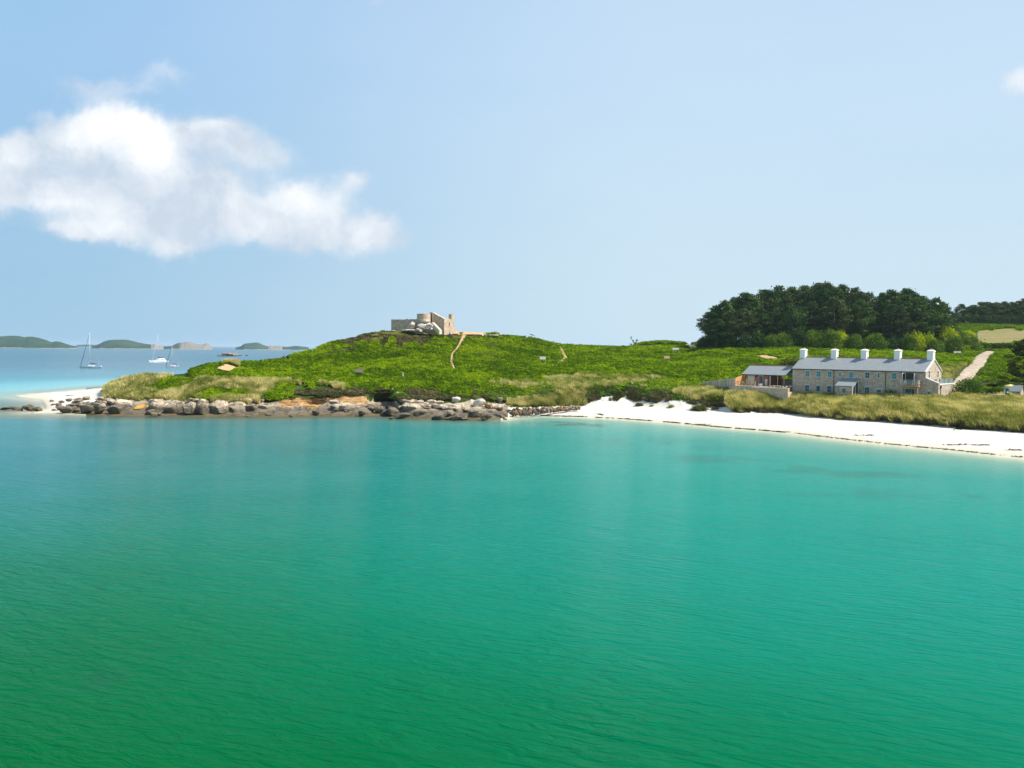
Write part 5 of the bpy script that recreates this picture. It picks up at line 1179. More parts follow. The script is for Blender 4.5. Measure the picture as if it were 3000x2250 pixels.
# ------------------------------------------------------------------ people
def person(loc, rz, pose, top, bottom, hair, label, group=None):
    """body is one continuous skinned surface; clothes and hair are its children"""
    root = empty('person', loc, rz, label, 'person', group)
    if pose == 'stand':
        J = {'pelvis':(0,0,.95,.13),'waist':(0,0,1.1,.12),'chest':(0,0,1.34,.15),'neck':(0,0,1.50,.055),'head0':(0,-.01,1.58,.085),'head1':(0,-.01,1.68,.095),
             'hipL':(.1,0,.9,.09),'kneeL':(.11,-.03,.5,.06),'ankL':(.12,.02,.08,.04),'toeL':(.13,-.13,.03,.03),'hipR':(-.1,0,.9,.09),'kneeR':(-.12,-.1,.5,.06),'ankR':(-.13,-.12,.08,.04),'toeR':(-.13,-.27,.03,.03),
             'shL':(.19,0,1.42,.055),'elL':(.26,-.02,1.14,.04),'wrL':(.27,-.14,.92,.028),'haL':(.27,-.18,.84,.03),'shR':(-.19,0,1.42,.055),'elR':(-.27,.03,1.14,.04),'wrR':(-.28,-.06,.9,.028),'haR':(-.28,-.09,.82,.03)}
    else:
        J = {'pelvis':(0,0,.14,.14),'waist':(0,-.02,.30,.12),'chest':(0,-.06,.52,.15),'neck':(0,-.1,.68,.055),'head0':(0,-.12,.76,.085),'head1':(0,-.12,.86,.095),
             'hipL':(.1,-.05,.13,.09),'kneeL':(.13,-.42,.42,.06),'ankL':(.13,-.6,.06,.04),'toeL':(.13,-.75,.03,.03),'hipR':(-.1,-.05,.13,.09),'kneeR':(-.15,-.40,.42,.06),'ankR':(-.14,-.58,.06,.04),'toeR':(-.14,-.73,.03,.03),
             'shL':(.19,-.07,.60,.055),'elL':(.25,-.25,.42,.04),'wrL':(.15,-.42,.46,.028),'haL':(.1,-.46,.46,.03),'shR':(-.19,-.07,.60,.055),'elR':(-.25,-.25,.42,.04),'wrR':(-.15,-.42,.46,.028),'haR':(-.1,-.46,.46,.03)}
    E = [('pelvis','waist'),('waist','chest'),('chest','neck'),('neck','head0'),('head0','head1'),('pelvis','hipL'),('hipL','kneeL'),('kneeL','ankL'),('ankL','toeL'),('pelvis','hipR'),('hipR','kneeR'),('kneeR','ankR'),('ankR','toeR'),
         ('chest','shL'),('shL','elL'),('elL','wrL'),('wrL','haL'),('chest','shR'),('shR','elR'),('elR','wrR'),('wrR','haR')]
    def skin(names, nm, m3, grow=0., parent=root):
        idx = {n_: i_ for i_, n_ in enumerate(names)}; me = bpy.data.meshes.new(nm)
        me.from_pydata([J[n_][:3] for n_ in names], [(idx[a], idx[b]) for a, b in E if a in idx and b in idx], [])
        o = bpy.data.objects.new(nm, me); COL.objects.link(o); md = o.modifiers.new('skin', 'SKIN'); md.use_smooth_shade = True
        for i_, n_ in enumerate(names): r = J[n_][3]+grow; me.skin_vertices[0].data[i_].radius = (r, r) if me.skin_vertices else (r, r)
        me.skin_vertices[0].data[0].use_root = True; o.modifiers.new('sub', 'SUBSURF').levels = 1; o.modifiers['sub'].render_levels = 1
        me.materials.append(m3); o.parent = parent; return o
    def ensure(me): pass
    try:
        skin(list(J), 'body', M['skin'])
        skin(['chest','waist','shL','elL','shR','elR'], 'shirt', top, .022); skin(['pelvis','hipL','kneeL','hipR','kneeR','ankL','ankR'], 'trousers', bottom, .022)
    except Exception as e:
        print('skin', e)
    h_ = J['head1']; mb = rock_data(3, 2)[0]*np.array([.11,.12,.09]); o = npmesh('hair', mb+np.array([h_[0], h_[1]+.02, h_[2]+.05]), rock_data(3, 2)[1], hair, root, smooth=True)
    return root
_old_new = bpy.data.meshes.new
b = P(1318, 973.5, 277); b.z = h1(b.x, b.y)+.1
person(b, 2.6, 'stand', M['cloth_white'], M['cloth_blue'], M['hair'], 'person in pale top and dark trousers standing by the right corner of the ruin')
b = P(1261, 965, 276); b.z = P(1261, 966, 276).z
PR2 = b
wl = OV+ex*(on_front(2249,1120)[0])-ey*.7
person((wl.x, wl.y, ZB+AF), 2.4, 'stand', M['cloth_white'], M['cloth_white'], M['hair'], 'person dressed all in white standing on the deck of the annex')
b = T(833, 1055); b.z += .35
person(b, 1.2, 'sit', M['cloth_pink'], M['cloth_white'], M['hair'], 'person in magenta top sitting on the left slope of the hill beside a white sunshade')
sh = empty('beach_shelter', b+Vector((.75,-.2,-.1)), .4, 'small cream pop up shelter on the left slope of the hill', 'beach shelter')
mb = MB(); n_ = 10; pts = [(math.cos(math.pi*k_/n_)*.62, math.sin(math.pi*k_/n_)*1.0) for k_ in range(n_+1)]
mb.add([(x, y, z) for y in (-.5,.5) for x, z in pts], [(k_, k_+1, n_+2+k_, n_+1+k_) for k_ in range(n_)]); mb.add([(x, .49, z) for x, z in pts], [tuple(range(n_+1))]); mb.build('canopy', M['cloth_white'], sh)

# ------------------------------------------------------------------ ruined blockhouse
RB = P(1270, 966, 280); RB.z -= .6; RPH = R(38)
ruin = empty('blockhouse_ruin', RB, -RPH, 'roofless ruined granite blockhouse on the hill top, with a rounded tower built on white boulders', 'ruin')
rx = Vector((math.cos(RPH), -math.sin(RPH), 0)); ry = Vector((math.sin(RPH), math.cos(RPH), 0))
def rloc(px, py, off=0.):
    v = ray(px, py); c = Vector((0,0,CAMH)); t = (Vector((RB.x,RB.y,0))+ry*off-c).dot(ry)/v.dot(ry); p = c+v*t-RB; return p.dot(rx), p.z
def rend(px, py, s_):
    v = ray(px, py); c = Vector((0,0,CAMH)); t = (Vector((RB.x,RB.y,0))+rx*s_-c).dot(rx)/v.dot(rx); p = c+v*t-RB; return p.dot(ry), p.z
xa_, za_ = rloc(1270, 917); xb_, zb_ = rloc(1301.5, 933.5)
rs = random.Random(3)
def ragged(x0, z0, x1, z1, n, j=.12):
    return [(x0+(x1-x0)*k_/n, z0+(z1-z0)*k_/n+(rs.uniform(-j,j) if 0 < k_ < n else 0)) for k_ in range(n+1)]
tp = ragged(xb_, zb_, xa_, za_, 12)
mb = MB(); mb.prism_y([(xa_,-1.),(xb_,-1.)]+tp, 0., .9); mb.build('front_wall', M['ruin'], ruin)
yc, zc = rend(1320, 934, xb_); ya2, _ = rend(1301.5, 934, xb_)
yc = 4.4
mb = MB(); mb.prism_x([(.9,-1.),(yc,-1.)]+[(yc-(yc-.9)*k_/8, zb_+rs.uniform(-.1,.1)) for k_ in range(9)], xb_-.9, xb_); mb.build('end_wall', M['ruin'], ruin)
mb = MB(); mb.box(xb_+.003,xb_+.05,2.2,2.5,zb_-2.,zb_-1.1); mb.build('slit_window', M['dark'], ruin)
mb = MB(); mb.prism_y([(xa_,-1.),(xb_-.9,-1.)]+ragged(xb_-.9, zb_-.2, xa_, zb_+.2, 10), yc-.9, yc); mb.build('back_wall', M['ruin'], ruin)
mb = MB(); mb.box(xb_-1.1,xb_+.06,yc-1.2,yc+.05,zb_+.0,zb_+1.45); mb.build('chimney_stub', M['ruin'], ruin)
mb = MB(); mb.prism_x([(yc,-1.),(yc+2.6,-1.),(yc+2.2,.2),(yc+.6,2.3),(yc,3.4)], xb_-1.6, xb_-.8); mb.build('buttress', M['ruin'], ruin)
# pale quoined doorway bay between tower and wall
xd0, _ = rloc(1258, 930); 
zt_ = rloc(1258, 912.5)[1]; zd = rloc(1262, 944)[1]
mb = MB(); mb.box(xa_-.55, xa_-.004, -.12, .9, -.2, za_+.1); mb.box(xd0-.2, xa_-.56, .3, .9, -.2, za_+.3); mb.build('door_jamb', M['quoin'], ruin)
mb = MB(); mb.box(xa_-1.35, xa_-.6, .2, .295, zd, za_-.1); mb.build('doorway', simple('dark_red_door', (.10,.03,.025), .8, .2, 3), ruin)
# round tower on the boulders
TC = P(1241, 945, 279.5)-RB; tr_ = 2.05; ztw0 = P(1241, 946, 279.5).z-RB.z; ztw1 = P(1241, 920.5, 279.5).z-RB.z
mb = MB(); n_ = 28; tcx, tcy = TC.dot(rx), TC.dot(ry)
ring = [(tcx+tr_*math.cos(2*math.pi*k_/n_), tcy+tr_*math.sin(2*math.pi*k_/n_)) for k_ in range(n_)]
hts = [ztw1+rs.uniform(-.12,.12)-(.25 if 10 < k_ < 18 else 0) for k_ in range(n_)]
mb.add([(x,y,ztw0-.5) for x,y in ring]+[(x,y,h_) for (x,y),h_ in zip(ring,hts)]+[(tcx,tcy,ztw1-.3)], [(k_,(k_+1)%n_,n_+(k_+1)%n_,n_+k_) for k_ in range(n_)]+[(n_+k_,n_+(k_+1)%n_,2*n_) for k_ in range(n_)])
mb.build('round_tower', M['ruin'], ruin)
# long low left hand wall
LWA = P(1146, 968, 284)-RB; LWB = P(1224, 966, 279.5)-RB
ax_, ay_ = LWA.dot(rx), LWA.dot(ry); bx_, by_ = LWB.dot(rx), LWB.dot(ry); zl0 = P(1146,936.5,284).z-RB.z; zl1 = P(1224,934.5,279.5).z-RB.z
mb = MB(); n_ = 16; d_ = Vector((bx_-ax_, by_-ay_, 0)).normalized(); nn_ = Vector((-d_.y, d_.x, 0))*.9
top_ = [(ax_+(bx_-ax_)*k_/n_, ay_+(by_-ay_)*k_/n_, zl0+(zl1-zl0)*k_/n_+rs.uniform(-.1,.1)) for k_ in range(n_+1)]
mb.add([(x,y,-1.2) for x,y,z in top_]+top_+[(x+nn_.x,y+nn_.y,-1.2) for x,y,z in top_]+[(x+nn_.x,y+nn_.y,z) for x,y,z in top_],
       [(k_,k_+1,n_+2+k_,n_+1+k_) for k_ in range(n_)]+[(n_+1+k_,n_+2+k_,3*n_+4+k_,3*n_+3+k_) for k_ in range(n_)]+[(2*n_+3+k_,2*n_+2+k_,3*n_+3+k_,3*n_+4+k_) for k_ in range(n_)]+[(0,n_+1,3*n_+3,2*n_+2),(n_,3*n_+2,4*n_+3,2*n_+1)])
mb.build('curtain_wall', M['ruin'], ruin)
# stair
sa = P(1267, 943.5, 277.8)-RB; sb = P(1290, 967.5, 274.8)-RB
mb = MB(); ns = 11
for k_ in range(ns):
    p = sa.lerp(sb, (k_+.5)/ns); x, y = p.dot(rx), p.dot(ry); mb.box(x-.3, x+.3, y-.55, y+.55, p.z-1.3, p.z)
mb.build('stair', M['quoin'], ruin)
for px, pb, w_, h_, Y, vr, lb in [(1237,971,34,27,276.6,7,'great pale boulder under the left of the round tower'),(1256,972,30,26,276.2,0,'pale boulder under the right of the round tower'),(1241,948,38,12,277.2,1,'flat slab directly beneath the masonry of the round tower'),
        (1206,962,28,20,277.,6,'white boulder leaning against the long low wall of the ruin'),(1188,972,34,8,276.5,1,'flat white rock lying in front of the long low wall'),(1207,971,22,7,276.2,7,'second flat white rock beside the round tower foot'),(1256,973,30,12,275.6,8,'low pale step of rock where someone sits'),(1228,973,22,12,275.8,3,'pale rock foot left of the low step of rock'),
        (1152,972,14,5,280,9,'small pale rock at the left end of the ruin')]:
    rock(px, pb, w_, h_, M['rocktor'], lb, 'tor boulders around the ruin', base=P(px, pb, Y), var=vr, rz=.2, dep=.8)
person(PR2+Vector((0,-1.9,.05)), .3, 'sit', M['cloth_blue'], M['cloth_blue'], M['hair'], 'person in purple blue clothes sitting on the pale rocks under the round tower')

# ------------------------------------------------------------------ benches, tables, umbrellas
def bench(px, pb, w_, matn, label, rz=.0, lift=.75, hgt=1.0):
    b = T(px, pb); s_ = w_*b.y/F/1.8; o = empty('bench', b+Vector((0,0,lift-.35)), rz, label, 'bench')
    mb = MB(); mb.box(-.9*s_,.9*s_,-.3,.25,.42,.5); mb.build('seat', matn, o)
    mb = MB(); mb.add([(-.9*s_,.25,.5),(.9*s_,.25,.5),(.9*s_,.32,.5),(-.9*s_,.32,.5),(-.9*s_,.42,.45+.62*hgt),(.9*s_,.42,.45+.62*hgt),(.9*s_,.49,.45+.62*hgt),(-.9*s_,.49,.45+.62*hgt)],[(0,1,5,4),(1,2,6,5),(2,3,7,6),(3,0,4,7),(4,5,6,7),(3,2,1,0)]); mb.build('backrest', matn, o)
    for x in (-.8*s_,.8*s_): mb = MB(); mb.box(x-.06,x+.06,-.28,.24,-1.2,.418); mb.build('leg', matn, o)
    return o
bench(1052, 1103, 24, M['benchdark'], 'dark weathered bench low on the hill, left of the others', .05, .9, 1.25)
bench(1590, 1068, 18, M['bench'], 'pale bench in the bracken at the foot of the right hand zigzag path', .05, 1.3, 1.25)
bench(1980, 1039, 19, M['bench'], 'pale bench highest on the slope, right of the other pale bench', .0, 1.4)
bench(1954, 1066, 16, M['rail'], 'pinkish wooden bench below and left of the highest bench', .0, 1.4, 1.2)
bench(2806, 1041, 20, M['bench'], 'pale bench beside the hedge and footpath above the terrace', -.1, .6, .9)
for px, pb, h_, lb in [(1180,1112,9,'small pale marker post in the bracken right of the dark bench'),(1911,1117,11,'white marker stone in the bracken left of the driftwood fence')]:
    b = T(px, pb); mb = MB(); mb.tube([(0,0,-.3),(0,0,.9),(.03,0,1.25)], [.22,.17,.1], 7); o = mb.build('marker_post', M['bench'], None); o.location = b+Vector((0,0,.4)); tag(o, lb, 'marker')
b = P(1559, 992, 302); um = empty('parasol', (b.x, b.y, h1(b.x,b.y)+.2), 0, 'dark blue parasol tilted on the skyline right of the ruin', 'parasol')
mb = MB(); mb.tube([(0,0,-.3),(.0,0,1.4)], .035, 6); mb.build('pole', M['white'], um)
mb = MB(); n_ = 10; ang = .38; rr_ = 1.05
cp = [(math.cos(2*math.pi*k_/n_)*rr_, math.sin(2*math.pi*k_/n_)*rr_, -.15) for k_ in range(n_)]+[(0,0,.12)]+[(math.cos(2*math.pi*k_/n_)*rr_, math.sin(2*math.pi*k_/n_)*rr_, -.19) for k_ in range(n_)]+[(0,0,.08)]
cp = [(x*math.cos(ang)+z*math.sin(ang), y, -x*math.sin(ang)+z*math.cos(ang)+1.35) for x,y,z in cp]
mb.add(cp, [(k_,(k_+1)%n_,n_) for k_ in range(n_)]+[((k_+1)%n_+n_+1,k_+n_+1,2*n_+1) for k_ in range(n_)]); mb.build('canopy', M['navy'], um)
tb_ = empty('windbreak', (b.x+.9, b.y-.2, h1(b.x+.9,b.y)+.25), 0, 'small white windbreak under the dark parasol on the skyline', 'windbreak'); mb = MB(); mb.prism_y([(-.7,0),(1.1,-.5),(.9,.1),(.1,.65),(-.5,.5)], -.1, .1); mb.build('cloth', M['cloth_white'], tb_)

# garden corner right of the terrace
def gl(px, py, Y): 
    p = P(px, py, Y); return p
hb = P(2964, 1160, 181); hut = empty('garden_hut', (hb.x+1.2, hb.y+1.5, h1(hb.x+1.2,hb.y+1.5)-.1), -PHI, 'small stone garden hut with dark slate roof by the cypress', 'hut')
mb = MB(); mb.box(-1.5,1.5,-1.1,1.1,-.6,1.45); mb.prism_x([(-1.1,1.451),(1.1,1.451),(0,2.4)], -1.5, 1.5); mb.build('wall', M['stone'], hut)
mb = MB()
for sg in (-1,1): mb.add([(-1.65,sg*1.3,1.32),(1.65,sg*1.3,1.32),(1.65,0,2.48),(-1.65,0,2.48),(-1.65,sg*1.3,1.42),(1.65,sg*1.3,1.42),(1.65,0,2.58),(-1.65,0,2.58)],[(0,1,2,3),(7,6,5,4),(0,4,5,1),(1,5,6,2),(2,6,7,3),(3,7,4,0)])
mb.build('roof', M['slate'], hut)
p = P(2964, 1128, 182.5); yl = empty('upturned_dinghy', (p.x, p.y+.5, h1(p.x,p.y)-.1), .1, 'pale yellow upturned dinghy raised behind the garden hut', 'dinghy')
mb = MB(); pts=[(-1.1,0,1.9),(-.8,0,2.15),(0,0,2.25),(.8,0,2.15),(1.1,0,1.9)]; mb.tube(pts,[.15,.42,.5,.42,.15],10); mb.build('hull', M['yellow'], yl, smooth=True); mb = MB()
for x in (-.6,.6): mb.box(x-.06,x+.06,-.3,.3,-.3,1.72)
mb.build('trestle', M['rail'], yl)
p = P(2951, 1156, 178.5); gp = empty('kayak', (p.x, p.y, h1(p.x,p.y)+1.25), 0, 'dark green kayak shaped hull standing upright beside the garden hut', 'kayak')
mb = MB(); vs = []
mb.tube([(0,0,-1.3),(0,0,-.95),(0,0,0),(0,0,.95),(0,0,1.25)], [.1,.34,.42,.34,.1], 12); o = mb.build('hull', M['greenpanel'], gp, smooth=True); o.scale = (1,.35,1)
mb = MB(); mb.tube([(0,-.12,.35),(0,-.17,.36)], [.22,.2], 10); mb.build('hatch', M['frame'], gp); 
p = P(2926, 1160, 178); pt = empty('picnic_table', (p.x, p.y, h1(p.x,p.y)+.1), .1, 'wooden trestle table with white things on it in the garden corner', 'table')
mb = MB(); mb.box(-1.1,1.1,-.4,.4,.95,1.03); mb.build('tabletop', M['bench'], pt)
for x in (-.9,.9):
    for y in (-.3,.3): mb = MB(); mb.box(x-.04,x+.04,y-.04,y+.04,-.3,.948); mb.build('leg', M['rail'], pt)
mb = MB(); mb.box(-1.1,1.1,.401,.44,.3,.9); mb.build('back_board', M['drift'], pt)
for q, (x, s_) in enumerate([(-.2,.14),(.25,.18),(.6,.12)]): 
    mb = MB(); mb.tube([(0,0,0),(0,0,s_)], [s_*.6,s_*.5], 8); o = mb.build('bowl', M['white'], None); o.location = pt.location+Vector((x,0,1.035)); tag(o, ['small white bowl at the left on the trestle table','largest white bowl in the middle of the trestle table','smallest white bowl at the right on the trestle table'][q], 'bowl', 'bowls on the trestle table')
for q, px in enumerate((2919, 2933, 2941)):
    p = P(px, 1161, 176.8-q*.3); ch = empty('garden_chair', (p.x, p.y, h1(p.x,p.y)+.1), .3*q, ['dark chair at the left end of the trestle table','white chair in front of the trestle table','grey chair between the table and the upright kayak'][q], 'chair', 'chairs by the trestle table'); mt = M[['dark','white','bench'][q]]
    mb = MB(); mb.box(-.25,.25,-.25,.25,.42,.47); mb.build('seat', mt, ch); mb = MB(); mb.box(-.25,.25,.25,.3,.4,1.0); mb.build('backrest', mt, ch)
    for x in (-.22,.22):
        for y in (-.22,.22): mb = MB(); mb.box(x-.02,x+.02,y-.02,y+.02,-.2,.418); mb.build('leg', mt, ch)
p0, p1_ = P(2884, 1162, 180), P(2912, 1162, 179); rf_ = empty('rail_fence', (p0.x, p0.y, h1(p0.x,p0.y)), math.atan2(p1_.y-p0.y, p1_.x-p0.x), 'low fence of horizontal timber rails right of the round dark bush', 'fence')
ln_ = (p1_-p0).length
for q in range(3): mb = MB(); mb.box(q*ln_/2-.06,q*ln_/2+.06,-.06,.06,-.4,1.4); mb.build('post', M['rail'], rf_)
for q in range(4): mb = MB(); mb.box(.0,ln_,-.1,-.062,.15+q*.3,.3+q*.3); mb.build('rail', M['rail'], rf_)
gw = empty('garden_wall', OV+ex*(XE+.15)+ey*.6+Vector((0,0,ZB)), -PHI+.75, 'low dark rubble wall between the terrace wing and the round dark bush', 'stone wall')
for q in range(26):
    o = bpy.data.objects.new('rubble', rock_me(q % 10, M['rock'])); COL.objects.link(o); o.parent = gw; o.scale = (.42,.35,.3); o.location = (.3+q*.34-(.17 if q > 12 else 0) - (13*.34 if q > 12 else 0), 0, .1+.5*(q > 12))
p0, p1_ = T(2880, 1136), T(2945, 1130); bk = empty('lawn_bank_wall', p0, math.atan2(p1_.y-p0.y, p1_.x-p0.x), 'long low earth and stone bank in shade behind the trestle table', 'stone wall'); mb = MB(); mb.prism_x([(-.5,-1.),(.5,-1.),(.35,1.0),(-.35,1.0)], -1., (p1_-p0).length+6); mb.build('bank', M['bark'], bk)
# wooden steps on the dune
sa, sb = G(2282, 1208, 1.55), P(2300, 1177, 196.5); st = empty('beach_steps', sa, 0, 'timber steps climbing the dune from the white beach to the cottages', 'steps')
for q in range(8):
    p = (sb-sa)*(q/8.); mb = MB(); mb.box(-.85+.0*q,.85,-.05,.35,-.12,.0); mb.box(-.85,.85,-.09,-.052,-.3,-.01); o = mb.build('tread', M['rail'], st); o.location = p+Vector((0,0,.2))
for sx in (-.95,.95): mb = MB(); mb.bar((sx,0,.0),(sb.x-sa.x+sx,sb.y-sa.y,sb.z-sa.z+.1),.1,.3); mb.build('stringer', M['rail'], st)
for q, (px, pb, w_, h_) in enumerate([(2288,1193,18,14),(2284,1200,16,10),(2294,1184,20,14)]): rock(px, pb, w_, h_, M['rockpale'], ['middle pale stone beside the beach steps','lowest pale stone beside the beach steps','top pale stone beside the beach steps'][q], 'stones beside the steps', base=sa.lerp(sb, [.5,.25,.8][q])+Vector((-1.5,0,0)))

# ------------------------------------------------------------------ boats
def hull_mesh(L, B, fb, n=14, drop=.35, stern=.75, bow_rake=.12):
    V_, F_ = [], []; K = 7
    for i_ in range(n+1):
        s_ = i_/n; hb = B/2*(math.sin(math.pi*min(1, s_*1.25+.02)/1.25*.5*1.25))**.75 if s_ < .55 else B/2*(1-(1-stern)*((s_-.55)/.45)**2)
        hb = max(hb, .03); sheer = fb*(1.15-.25*s_+.12*(s_-.6)**2); dep = drop*math.sin(math.pi*min(1,max(.02,s_)))**.5
        for k_ in range(K):
            a = math.pi*k_/(K-1)-math.pi/2; y = hb*math.sin(a)/1.; t_ = abs(math.sin(a)); z = -dep+(sheer+dep)*t_**2.2
            V_.append((-L/2+L*s_-(bow_rake*L*(1-s_)*max(0,z/fb)*.6), y, z))
    for i_ in range(n):
        for k_ in range(K-1): F_.append((i_*K+k_, i_*K+k_+1, (i_+1)*K+k_+1, (i_+1)*K+k_))
    F_.append(tuple(range(K-1,-1,-1))); F_.append(tuple(n*K+k_ for k_ in range(K)))
    for i_ in range(n): F_.append((i_*K, (i_+1)*K, (i_+1)*K+K-1, i_*K+K-1))
    return V_, F_
def add_hull(root, L, B, fb, y=0., nm='hull', band=True, mt='hull'):
    mb = MB(); v, f = hull_mesh(L, B, fb); mb.add([(a, b+y, c) for a, b, c in v], f); o = mb.build(nm, M[mt], root, smooth=False)
    return o
def yacht(px, pb, Lpx, mpx, rz, label, furl=True, group='yachts moored behind the headland'):
    b = G(px, pb, 0); k_ = b.y/F; L = Lpx*k_; hm = mpx*k_; root = empty('sailing_yacht', b, rz, label, 'yacht', group)
    B = L*.28; fb = L*.095; add_hull(root, L, B, fb)
    mb = MB(); v, f = hull_mesh(L*1.002, B*1.012, fb*.24, drop=.02); mb.add([(a+L*.02, b_, c+.02) for a, b_, c in v], f[:-14]); mb.build('low_hull_band', M['hullshade' if px < 300 else 'hull'], root)  # on the leftmost yacht this band paints the shadow low on the hull
    mb = MB(); z0_ = fb*1.0; x0_, x1_ = -L*.16, L*.20
    mb.add([(x0_,-B*.26,z0_),(x1_,-B*.3,z0_),(x1_,B*.3,z0_),(x0_,B*.26,z0_),(x0_+L*.06,-B*.18,z0_+L*.05),(x1_-.1,-B*.24,z0_+L*.055),(x1_-.1,B*.24,z0_+L*.055),(x0_+L*.06,B*.18,z0_+L*.05)],[(0,1,5,4),(1,2,6,5),(2,3,7,6),(3,0,4,7),(4,5,6,7),(3,2,1,0)]); cb_ = mb.build('coachroof', M['hull'], root)
    mb = MB(); mb.box(x0_+L*.07,x1_-.3,-B*.272,-B*.262,z0_+L*.016,z0_+L*.034); mb.build('windows', M['dark'], cb_)
    mx = -L*.05; mb = MB(); mb.tube([(mx,0,fb),(mx,0,hm)], [.17*L/10,.10*L/10], 8); ms = mb.build('mast', M['alu'], root, smooth=True)
    mb = MB()
    for q in (.42,.68): mb.bar((mx,-B*.3*(1.1-q*.5),hm*q),(mx,B*.3*(1.1-q*.5),hm*q),.06,.04)
    mb.build('spreaders', M['alu'], ms)
    mb = MB(); mb.tube([(mx,0,fb+L*.12),(mx+L*.38,0,fb+L*.12)], [.06,.05], 6); bo = mb.build('boom', M['alu'], root)
    mb = MB(); mb.tube([(mx+.05,0,fb+L*.20),(mx+L*.03,0,fb+L*.155),(mx+L*.2,0,fb+L*.145),(mx+L*.37,0,fb+L*.135)], [.08,.20*L/10,.17*L/10,.1], 8); mb.build('sail_cover', M['navy'], bo, smooth=True)
    if furl: mb = MB(); mb.tube([(-L*.50,0,fb*1.2),(mx-.1,0,hm*.97)], [.16,.09], 6); mb.build('furled_jib', M['navy'], root, smooth=True)
    mb = MB(); 
    for a_, c_ in (((-L*.5,0,fb*1.2),(mx,0,hm)),((L*.48,0,fb),(mx,0,hm)),((mx,-B*.45,fb),(mx,0,hm*.95)),((mx,B*.45,fb),(mx,0,hm*.95))): mb.tube([a_, c_], .018, 4)
    mb.build('rigging', M['alu'], root)
    mb = MB(); mb.tube([(L*.40,-B*.3,fb),(L*.41,-B*.28,fb+L*.07),(L*.41,B*.28,fb+L*.07),(L*.40,B*.3,fb)], .03, 5); mb.build('pushpit', M['alu'], root)
    mb = MB(); mb.add([(x0_+L*.2,-B*.25,z0_+L*.05),(x0_+L*.2,B*.25,z0_+L*.05),(x0_+L*.27,B*.28,z0_+L*.10),(x0_+L*.27,-B*.28,z0_+L*.10),(x0_+L*.36,B*.28,z0_+L*.10),(x0_+L*.36,-B*.28,z0_+L*.10)],[(0,1,2,3),(3,2,4,5)]); mb.build('spray_hood', M['navy'], root)
    return root
ya_ = yacht(266, 1078, 54, 102, .45, 'white yacht with navy sail cover and tallest mast, leftmost of the moored boats')
mb = MB(); L = 54*ya_.location.y/F; mb.tube([(L*.50,-.9,.9),(L*.53,0,1.0),(L*.50,.9,.9)], [.25,.3,.25], 8); dn = mb.build('tender', M['hull'], None, smooth=True); dn.location = ya_.location; dn.rotation_euler = ya_.rotation_euler; tag(dn, 'white inflatable tender hung across the stern of the leftmost yacht', 'dinghy')
yacht(506, 1075, 37, 64, .5, 'small white yacht close to the headland, in front of the catamaran')
b = G(466, 1062, 0); k_ = b.y/F; L = 46*k_; cat = empty('catamaran', b, .95, 'white catamaran with tall mast, middle of the three moored boats', 'catamaran', 'yachts moored behind the headland')
for sy_ in (-1,1): add_hull(cat, L, L*.13, L*.13, y=sy_*L*.24)
mb = MB(); mb.box(-L*.12,L*.40,-L*.22,L*.22,L*.075,L*.135); mb.build('bridge_deck', M['hull'], cat)
mb = MB(); z0_ = L*.136; mb.add([(-L*.16,-L*.2,z0_),(L*.32,-L*.22,z0_),(L*.32,L*.22,z0_),(-L*.16,L*.2,z0_),(-L*.05,-L*.14,z0_+L*.11),(L*.28,-L*.18,z0_+L*.12),(L*.28,L*.18,z0_+L*.12),(-L*.05,L*.14,z0_+L*.11)],[(0,1,5,4),(1,2,6,5),(2,3,7,6),(3,0,4,7),(4,5,6,7),(3,2,1,0)]); cn = mb.build('cabin', M['hull'], cat)
mb = MB(); mb.box(-L*.0,L*.24,-L*.215,-L*.19,z0_+L*.03,z0_+L*.075); mb.build('windows', M['dark'], cn)
mb = MB(); mb.tube([(-L*.08,0,L*.13),(-L*.08,0,84*k_)], [.14,.08], 8); mb.build('mast', M['alu'], cat, smooth=True)
mb = MB(); mb.tube([(-L*.07,0,L*.36),(-L*.03,0,L*.31),(L*.3,0,L*.29)], [.12,.35,.15], 8); mb.build('sail_cover', M['navy'], cat, smooth=True)
mb = MB(); mb.tube([(-L*.48,0,L*.12),(-L*.085,0,80*k_)], [.12,.06], 5); mb.tube([(-L*.08,0,80*k_),(L*.3,-L*.2,L*.13)], .03, 4); mb.tube([(-L*.08,0,80*k_),(L*.3,L*.2,L*.13)], .03, 4); mb.build('rigging', M['alu'], cat)
mb = MB(); mb.bar((-L*.42,-L*.24,L*.13),(-L*.42,L*.24,L*.13),.2); mb.build('cross_beam', M['alu'], cat)
for px, pb, w_, m_h, lb in [(602,1016.5,5,0,'tiny white boat off the rocky tip of the third island'),(629,1017,8,5,'distant white boat, left one of the far group right of the third island'),(639,1017,7,0,'distant white boat, right one of the far group right of the third island'),
        (666,1017.5,5,12,'distant white yacht with a mast, left of the far pair'),(674,1017.5,6,13,'distant white yacht with a mast, right of the far pair'),(702,1023,5,0,'tiny white motor boat alone above the domed islet'),(895,1016.6,0,0,'')]:
    if not w_: continue
    b = G(px, pb+.5, 0); k_ = b.y/F; L = w_*k_; o = empty('distant_boat', b, .1, lb, 'boat'); add_hull(o, L, L*.3, L*.2); mb = MB(); mb.box(-L*.1,L*.25,-L*.1,L*.1,L*.2,L*.34); mb.build('cabin', M['hull'], o)
    if m_h: mb = MB(); mb.tube([(0,0,L*.2),(0,0,m_h*k_)], [.25,.15], 5); mb.build('mast', M['alu'], o)

